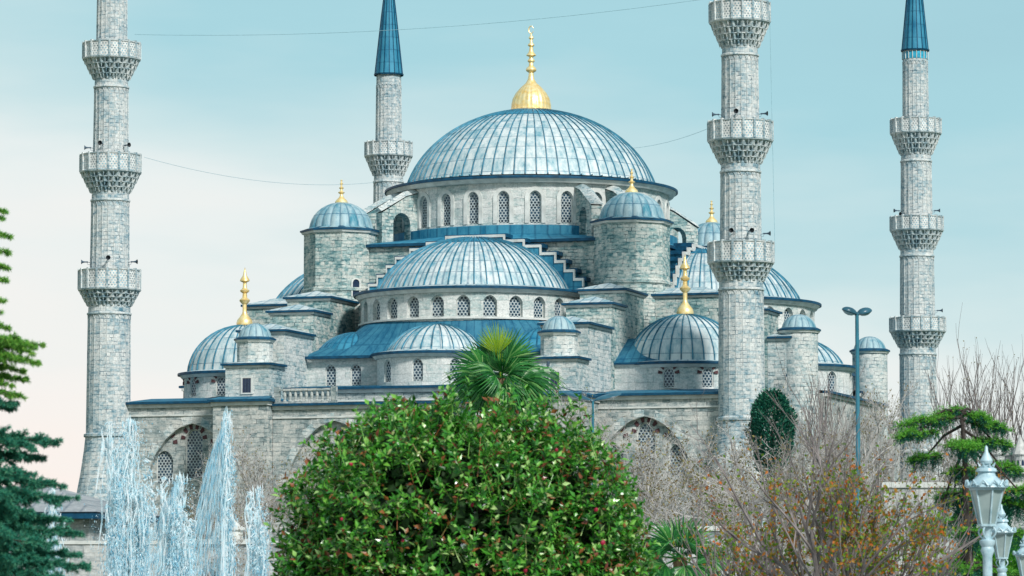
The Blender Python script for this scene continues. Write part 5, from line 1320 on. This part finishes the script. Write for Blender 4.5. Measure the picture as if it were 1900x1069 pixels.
# (direction of the stalk, way the blade faces, blade length, droop, young)
sp_more = [((-.3, -.8, .1), (0, -1, .35), .95, .7, 0), ((.35, -.8, .1), (0, -1, .35), .95, .7, 0), ((.1, -.7, -.3), (0, -1, .3), .95, .8, 0), ((-.95, -.3, .12), (.1, -.9, .5), 1.15, .6, 0), ((.95, -.2, .1), (0, -.7, .8), 1.15, .7, 0), ((-.55, .1, .85), (.3, -1, .1), .95, .4, 0), ((.6, .1, .8), (-.4, -.9, .1), .95, .35, 0), ((-.7, -.4, -.1), (0, -.9, .5), 1.1, .9, 0), ((.65, -.5, -.05), (0, -.9, .5), 1.1, .9, 0), ((-.35, .3, .9), (0, -1, .2), .95, .45, 0)]
specs = sp_more + [((-.75, -.1, .42), (.15, -1, .25), 1.0, .45, 0), ((-.12, -.1, 1), (0, -1, .1), .95, .2, 1), ((.20, .1, 1), (0, -1, .1), .75, .3, 1), ((.32, 0, 1), (-.35, -1, 0), .95, .25, 0),
         ((.03, -.55, .40), (0, -.9, .5), .80, .55, 0), ((-1, -.1, -.10), (.05, -.7, .8), 1.05, .75, 0), ((-.9, -.3, -.35), (0, -.8, .6), .95, .8, 0), ((.85, .1, .38), (.3, -.3, 1), 1.0, .35, 0),
         ((.8, -.3, -.22), (0, -.8, .6), 1.0, .85, 0), ((1, .1, -.05), (0, -.5, .9), .95, .7, 0), ((.5, -.5, -.5), (0, -1, .3), .9, .9, 0), ((-.5, -.5, -.5), (0, -1, .3), .9, .9, 0), ((-.15, -.5, -.7), (0, -1, .3), .8, .9, 0),
         ((.9, .2, -.6), (.2, -.8, .5), 1.0, .9, 0), ((-.9, .2, -.6), (-.2, -.8, .5), .95, .9, 0), ((.3, .8, .4), (0, .2, 1), .9, .5, 0), ((-.4, .8, .3), (0, .2, 1), .9, .5, 0), ((-.3, .9, -.3), (0, .7, .7), .95, .8, 0), ((.6, .8, -.3), (0, .7, .7), .95, .8, 0), ((.15, -.4, -.9), (0, -1, .1), .8, .9, 0)]
palm(932, 702, 100, specs, 'fan palm with a yellow green young leaf rising behind the big leafy shrub', 5)
specs2 = [((-.6, -.2, .7), (.1, -1, .3), .5, .5, 0), ((0, -.2, 1), (0, -1, .1), .5, .3, 0), ((.6, -.2, .7), (-.1, -1, .3), .5, .5, 0), ((0, -.7, .4), (0, -.8, .6), .5, .6, 0), ((-1, -.2, .1), (0, -.8, .7), .55, .7, 0), ((1, -.2, .1), (0, -.8, .7), .55, .7, 0),
          ((-.7, -.5, -.3), (0, -.9, .5), .5, .8, 0), ((.7, -.5, -.3), (0, -.9, .5), .5, .8, 0), ((.1, -.6, -.3), (0, -.9, .5), .5, .8, 0), ((.4, .8, .4), (0, .3, 1), .5, .6, 0), ((-.4, .8, .4), (0, .3, 1), .5, .6, 0), ((.8, .3, .45), (0, -.6, .8), .5, .6, 0), ((-.8, .3, .45), (0, -.6, .8), .5, .6, 0)]
palm(1262, 1035, 60, specs2, 'low dark fan palm between the leafy shrub and the autumn shrubs', 6, .12)

# ---- conifers
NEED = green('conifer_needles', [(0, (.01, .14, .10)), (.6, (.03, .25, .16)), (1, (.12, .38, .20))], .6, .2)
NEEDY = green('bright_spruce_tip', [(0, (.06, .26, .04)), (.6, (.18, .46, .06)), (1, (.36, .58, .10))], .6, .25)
CEDG = green('cedar_needles', [(0, (.03, .22, .03)), (.5, (.11, .42, .03)), (1, (.30, .62, .08))], .6, .25)
DKG = green('evergreen_foliage', [(0, (.0, .06, .045)), (.6, (.01, .13, .085)), (1, (.05, .26, .14))], .6, .2)
def needles(V, Fc, a, b, n, L, w_, rng, fwd=.7, flat=0.0):
    ax = (b - a).normalized()
    for k in range(n):
        p = a.lerp(b, rng.random()); r = rdir(rng); r = (r - ax * r.dot(ax)); r.z *= (1 - flat); r = r.normalized() if r.length > .01 else Vector((0, 0, 1))
        d = (ax * fwd + r).normalized(); s = d.cross(rdir(rng)); s = s.normalized() * w_ if s.length > 1e-3 else Vector((w_, 0, 0)); i = len(V)
        V.extend([p - s, p + s, p + d * L]); Fc.append((i, i + 1, i + 2))
def spruce():
    rng = random.Random(21); Y = 25; base = at(-175, 1069, Y); r = empty('spruce', (base.x, Y, 0), 0, label='spruce with drooping needled branches reaching in from the left edge', cat='tree')
    BV, BF, NV, NF, YV, YF = [], [], [], [], [], []
    mb = MB(); mb.tube([(0, 0, 0), (0, 0, 2.5), (0, 0, 5.2)], [.14, .09, .02], 8); mb.build('trunk', BARKD, r)
    O = Vector((base.x, Y, 0))
    def br(x0, y0, x1, y1, dy, bright, dens=1.0, side=.42, dz0=0.0):
        a = at(x0, y0, Y) - O; b = at(x1, y1, Y + dy) - O
        if x0 < -100: a = Vector((0, 0, a.z + .1))
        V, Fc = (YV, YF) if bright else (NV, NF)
        n = 8; pts = []
        for i in range(n + 1):
            t = i / n; p = a.lerp(b, t); p.z -= .10 * math.sin(t * PI) * (b - a).length * .5; pts.append(p)
        L = (b - a).length
        for i in range(n):
            tubeV(BV, BF, pts[i], pts[i + 1], .012 * (1 - i / n) + .003, .012 * (1 - (i + 1) / n) + .003, 4)
            if i >= 2: needles(V, Fc, pts[i], pts[i + 1], int(90 * dens), .032, .0032, rng)
            if i < 1: continue
            for k in range(8):
                t = rng.random(); q = pts[i].lerp(pts[i + 1], t); ax = (pts[i + 1] - pts[i]).normalized(); sd = ax.cross(Vector((0, 0, 1))).normalized() * (1 if k % 2 else -1)
                ll = L * side * (1.05 - i / n) * rng.uniform(.5, 1)
                e = q + (ax * .75 + sd * rng.uniform(.2, .9) + Vector((0, 0, rng.uniform(-.35, .25)))).normalized() * ll
                tubeV(BV, BF, q, e, .005, .002)
                m = q.lerp(e, .5); needles(V, Fc, q, e, int(ll * 700 * dens), .032, .0032, rng)
                for kk in range(4):
                    q2 = q.lerp(e, rng.uniform(.2, .95)); e2 = q2 + ((e - q).normalized() + rdir(rng) * .8).normalized() * ll * .4; tubeV(BV, BF, q2, e2, .003, .0015); needles(V, Fc, q2, e2, int(ll * 340 * dens), .030, .0032, rng)
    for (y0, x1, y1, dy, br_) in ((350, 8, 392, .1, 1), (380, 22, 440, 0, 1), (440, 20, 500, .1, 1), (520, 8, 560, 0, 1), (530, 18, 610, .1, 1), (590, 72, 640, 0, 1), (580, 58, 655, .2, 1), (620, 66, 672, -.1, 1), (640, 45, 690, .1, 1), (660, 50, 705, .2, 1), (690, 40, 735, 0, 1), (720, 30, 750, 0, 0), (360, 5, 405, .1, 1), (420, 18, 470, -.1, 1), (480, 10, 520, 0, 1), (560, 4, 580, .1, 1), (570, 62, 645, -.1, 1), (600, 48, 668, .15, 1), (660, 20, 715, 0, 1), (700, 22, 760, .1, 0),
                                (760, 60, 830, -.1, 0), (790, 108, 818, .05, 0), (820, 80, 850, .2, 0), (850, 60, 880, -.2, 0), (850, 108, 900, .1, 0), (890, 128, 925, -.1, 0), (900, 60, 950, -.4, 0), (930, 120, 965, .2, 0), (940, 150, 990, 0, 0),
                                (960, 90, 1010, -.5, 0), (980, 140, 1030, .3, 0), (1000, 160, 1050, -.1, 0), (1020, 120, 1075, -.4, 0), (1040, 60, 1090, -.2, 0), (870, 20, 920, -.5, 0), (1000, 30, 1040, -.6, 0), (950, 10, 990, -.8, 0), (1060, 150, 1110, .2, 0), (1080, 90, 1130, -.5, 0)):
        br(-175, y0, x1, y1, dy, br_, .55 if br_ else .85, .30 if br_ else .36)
    # the hidden side of the tree
    for k in range(26):
        z = .5 + k * .17; a = rng.uniform(rad(95), rad(265)); ll = 1.15 * (1 - z / 5.6) + .2
        A = Vector((0, 0, z)); B = Vector((math.cos(a) * ll, math.sin(a) * ll, z - .15)); tubeV(BV, BF, A, B, .012, .004, 4); needles(NV, NF, A, B, 260, .03, .004, rng)
        for kk in range(10):
            q = A.lerp(B, rng.uniform(.3, 1)); e = q + (rdir(rng) + (B - A).normalized()).normalized() * .22; needles(NV, NF, q, e, 70, .03, .004, rng)
    fastmesh('branches', BV, BF, BARKD, r); fastmesh('needles', NV, NF, NEED, r); fastmesh('young_needles', YV, YF, NEEDY, r)
spruce()
def cedar():
    rng = random.Random(31); Y = 72; base = at(1800, 1069, Y); r = empty('cedar', (base.x, Y, 0), 0, label='cedar with flat tiers of bright green needles behind the large white lantern', cat='tree')
    O = Vector((base.x, Y, 0)); BV, BF, NV, NF = [], [], [], []
    def rel(x, y, dy=0): return at(x, y, Y + dy) - O
    tr = [Vector((0, 0, 0)), rel(1795, 960), rel(1790, 850), rel(1783, 765)]
    mb = MB(); mb.tube(tr, [.12, .09, .05, .02], 8); mb.build('trunk', BARKD, r)
    pads = [(1725, 775, 1755, 770, 52, 16, 0), (1765, 762, 1790, 768, 40, 12, .3), (1705, 800, 1730, 790, 40, 10, -.2), (1830, 785, 1860, 790, 38, 12, .2), (1810, 770, 1800, 770, 25, 8, 0), (1790, 820, 1800, 822, 55, 20, -.4), (1840, 815, 1850, 820, 40, 14, .4),
            (1720, 845, 1730, 850, 34, 20, .5), (1790, 870, 1790, 870, 50, 24, .3), (1885, 905, 1870, 880, 35, 14, 0), (1855, 862, 1850, 870, 45, 16, .5), (1770, 915, 1780, 910, 55, 22, .6), (1840, 920, 1850, 925, 60, 26, .2), (1895, 930, 1890, 930, 45, 30, .3),
            (1740, 965, 1745, 960, 50, 22, .4), (1800, 985, 1800, 990, 60, 26, .1), (1880, 985, 1880, 990, 50, 30, .5), (1770, 1050, 1790, 1050, 60, 30, 0), (1860, 1060, 1860, 1060, 60, 30, .4)]
    DV, DF = [], []
    for (x, y, _, _, hw, hh, dy) in pads:
        c = rel(x, y, dy); a = hw * Y / F; tz = min(tr[-1].z, c.z + .15); f_ = max(0, min(1, tz / tr[-1].z)); b0 = tr[1].lerp(tr[-1], f_) if tz > tr[1].z else Vector((0, 0, max(.4, tz)))
        out = Vector((c.x - b0.x, c.y - b0.y, 0)); out = out.normalized() if out.length > .05 else Vector((rng.gauss(0, 1), -.5, 0)).normalized()
        sd = Vector((-out.y, out.x, 0)); tip = c + out * a * .9 + Vector((0, 0, -.18 * a - .05))
        P = [b0, b0.lerp(c, .5) + Vector((0, 0, .10)), c, tip]
        for i in range(3): tubeV(BV, BF, P[i], P[i + 1], .035 - .009 * i, .026 - .009 * i, 5)
        for k in range(int(hw * 1.5)):
            t = rng.random(); q0 = (c - out * a).lerp(tip, t) if t < .5 else c.lerp(tip, (t - .5) * 2); side_ = rng.choice((-1, 1)); ll = a * rng.uniform(.25, .95) * (1.15 - .6 * t)
            e = q0 + (sd * side_ * rng.uniform(.4, 1) + out * rng.uniform(.2, .9)).normalized() * ll + Vector((0, 0, rng.uniform(-.30, .10) * ll))
            tubeV(BV, BF, q0, e, .008, .003)
            for kk in range(5):
                s0 = q0.lerp(e, rng.uniform(.1, 1)); s1 = s0 + (rdir(rng) * .7 + out * .5 + Vector((0, 0, .15))).normalized() * rng.uniform(.06, .17)
                needles(NV, NF, s0, s1, 26, .038, .0042, rng, .6, .2)
            for kk in range(3):
                s0 = q0.lerp(e, rng.uniform(.1, .9)); s1 = s0 + Vector((rng.gauss(0, .05), rng.gauss(0, .05), -rng.uniform(.08, .26) * hh / 16)); needles(DV, DF, s0, s1, 22, .04, .0045, rng, .6)
    fastmesh('hanging_sprays', DV, DF, DKG, r)  # darker green under each tier, underside shade painted into the needles
    fastmesh('branches', BV, BF, BARKD, r); fastmesh('needles', NV, NF, CEDG, r)
cedar()
def clipped(px_, ytop, ybot, hw, Y, label, seed, m, name='clipped_evergreen'):
    rng = random.Random(seed); p = at(px_, ytop, Y); zb_ = zp(ybot, Y); R = hw * Y / F; r = empty(name, (p.x, Y, 0), 0, label=label, cat='tree'); V, Fc = [], []
    H = p.z - zb_
    for i in range(9000):
        a = rng.uniform(0, 2 * PI); t = rng.random() ** .8; prof = (1 - t ** 7) ** .5 * min(1, .35 + 1.15 * t) * (.84 + .16 * min(1, (1 - t) * 5.0)) * (1 + .10 * math.sin(4 * a + 5 * t) + .08 * math.sin(9 * a - 11 * t) + .05 * math.sin(21 * t + 3 * a)); rr = R * prof * (1 + .06 - abs(rng.gauss(0, .12)))
        q = Vector((math.cos(a) * rr, math.sin(a) * rr, zb_ + H * t + rng.gauss(0, .06)))
        d = (Vector((math.cos(a), math.sin(a), .9)) + rdir(rng) * .6).normalized(); leafV(V, Fc, q, d, rdir(rng), rng.uniform(.07, .16), .028)
    mb = MB(); mb.tube([(0, 0, 0), (0, 0, zb_ + H * .6)], [.14, .06], 8); mb.build('trunk', BARKD, r); fastmesh('foliage', V, Fc, m, r)
clipped(1432, 730, 905, 37, 112, 'dense dark evergreen with a clipped rounded top at the right foot of the near minaret', 3, DKG)
clipped(1822, 905, 1060, 45, 100, 'dark evergreen shrub behind the large white lantern post', 4, DKG, 'evergreen_shrub')
clipped(1870, 1010, 1090, 90, 75, 'low evergreen shrub at the foot of the right lanterns', 8, CEDG, 'evergreen_shrub')
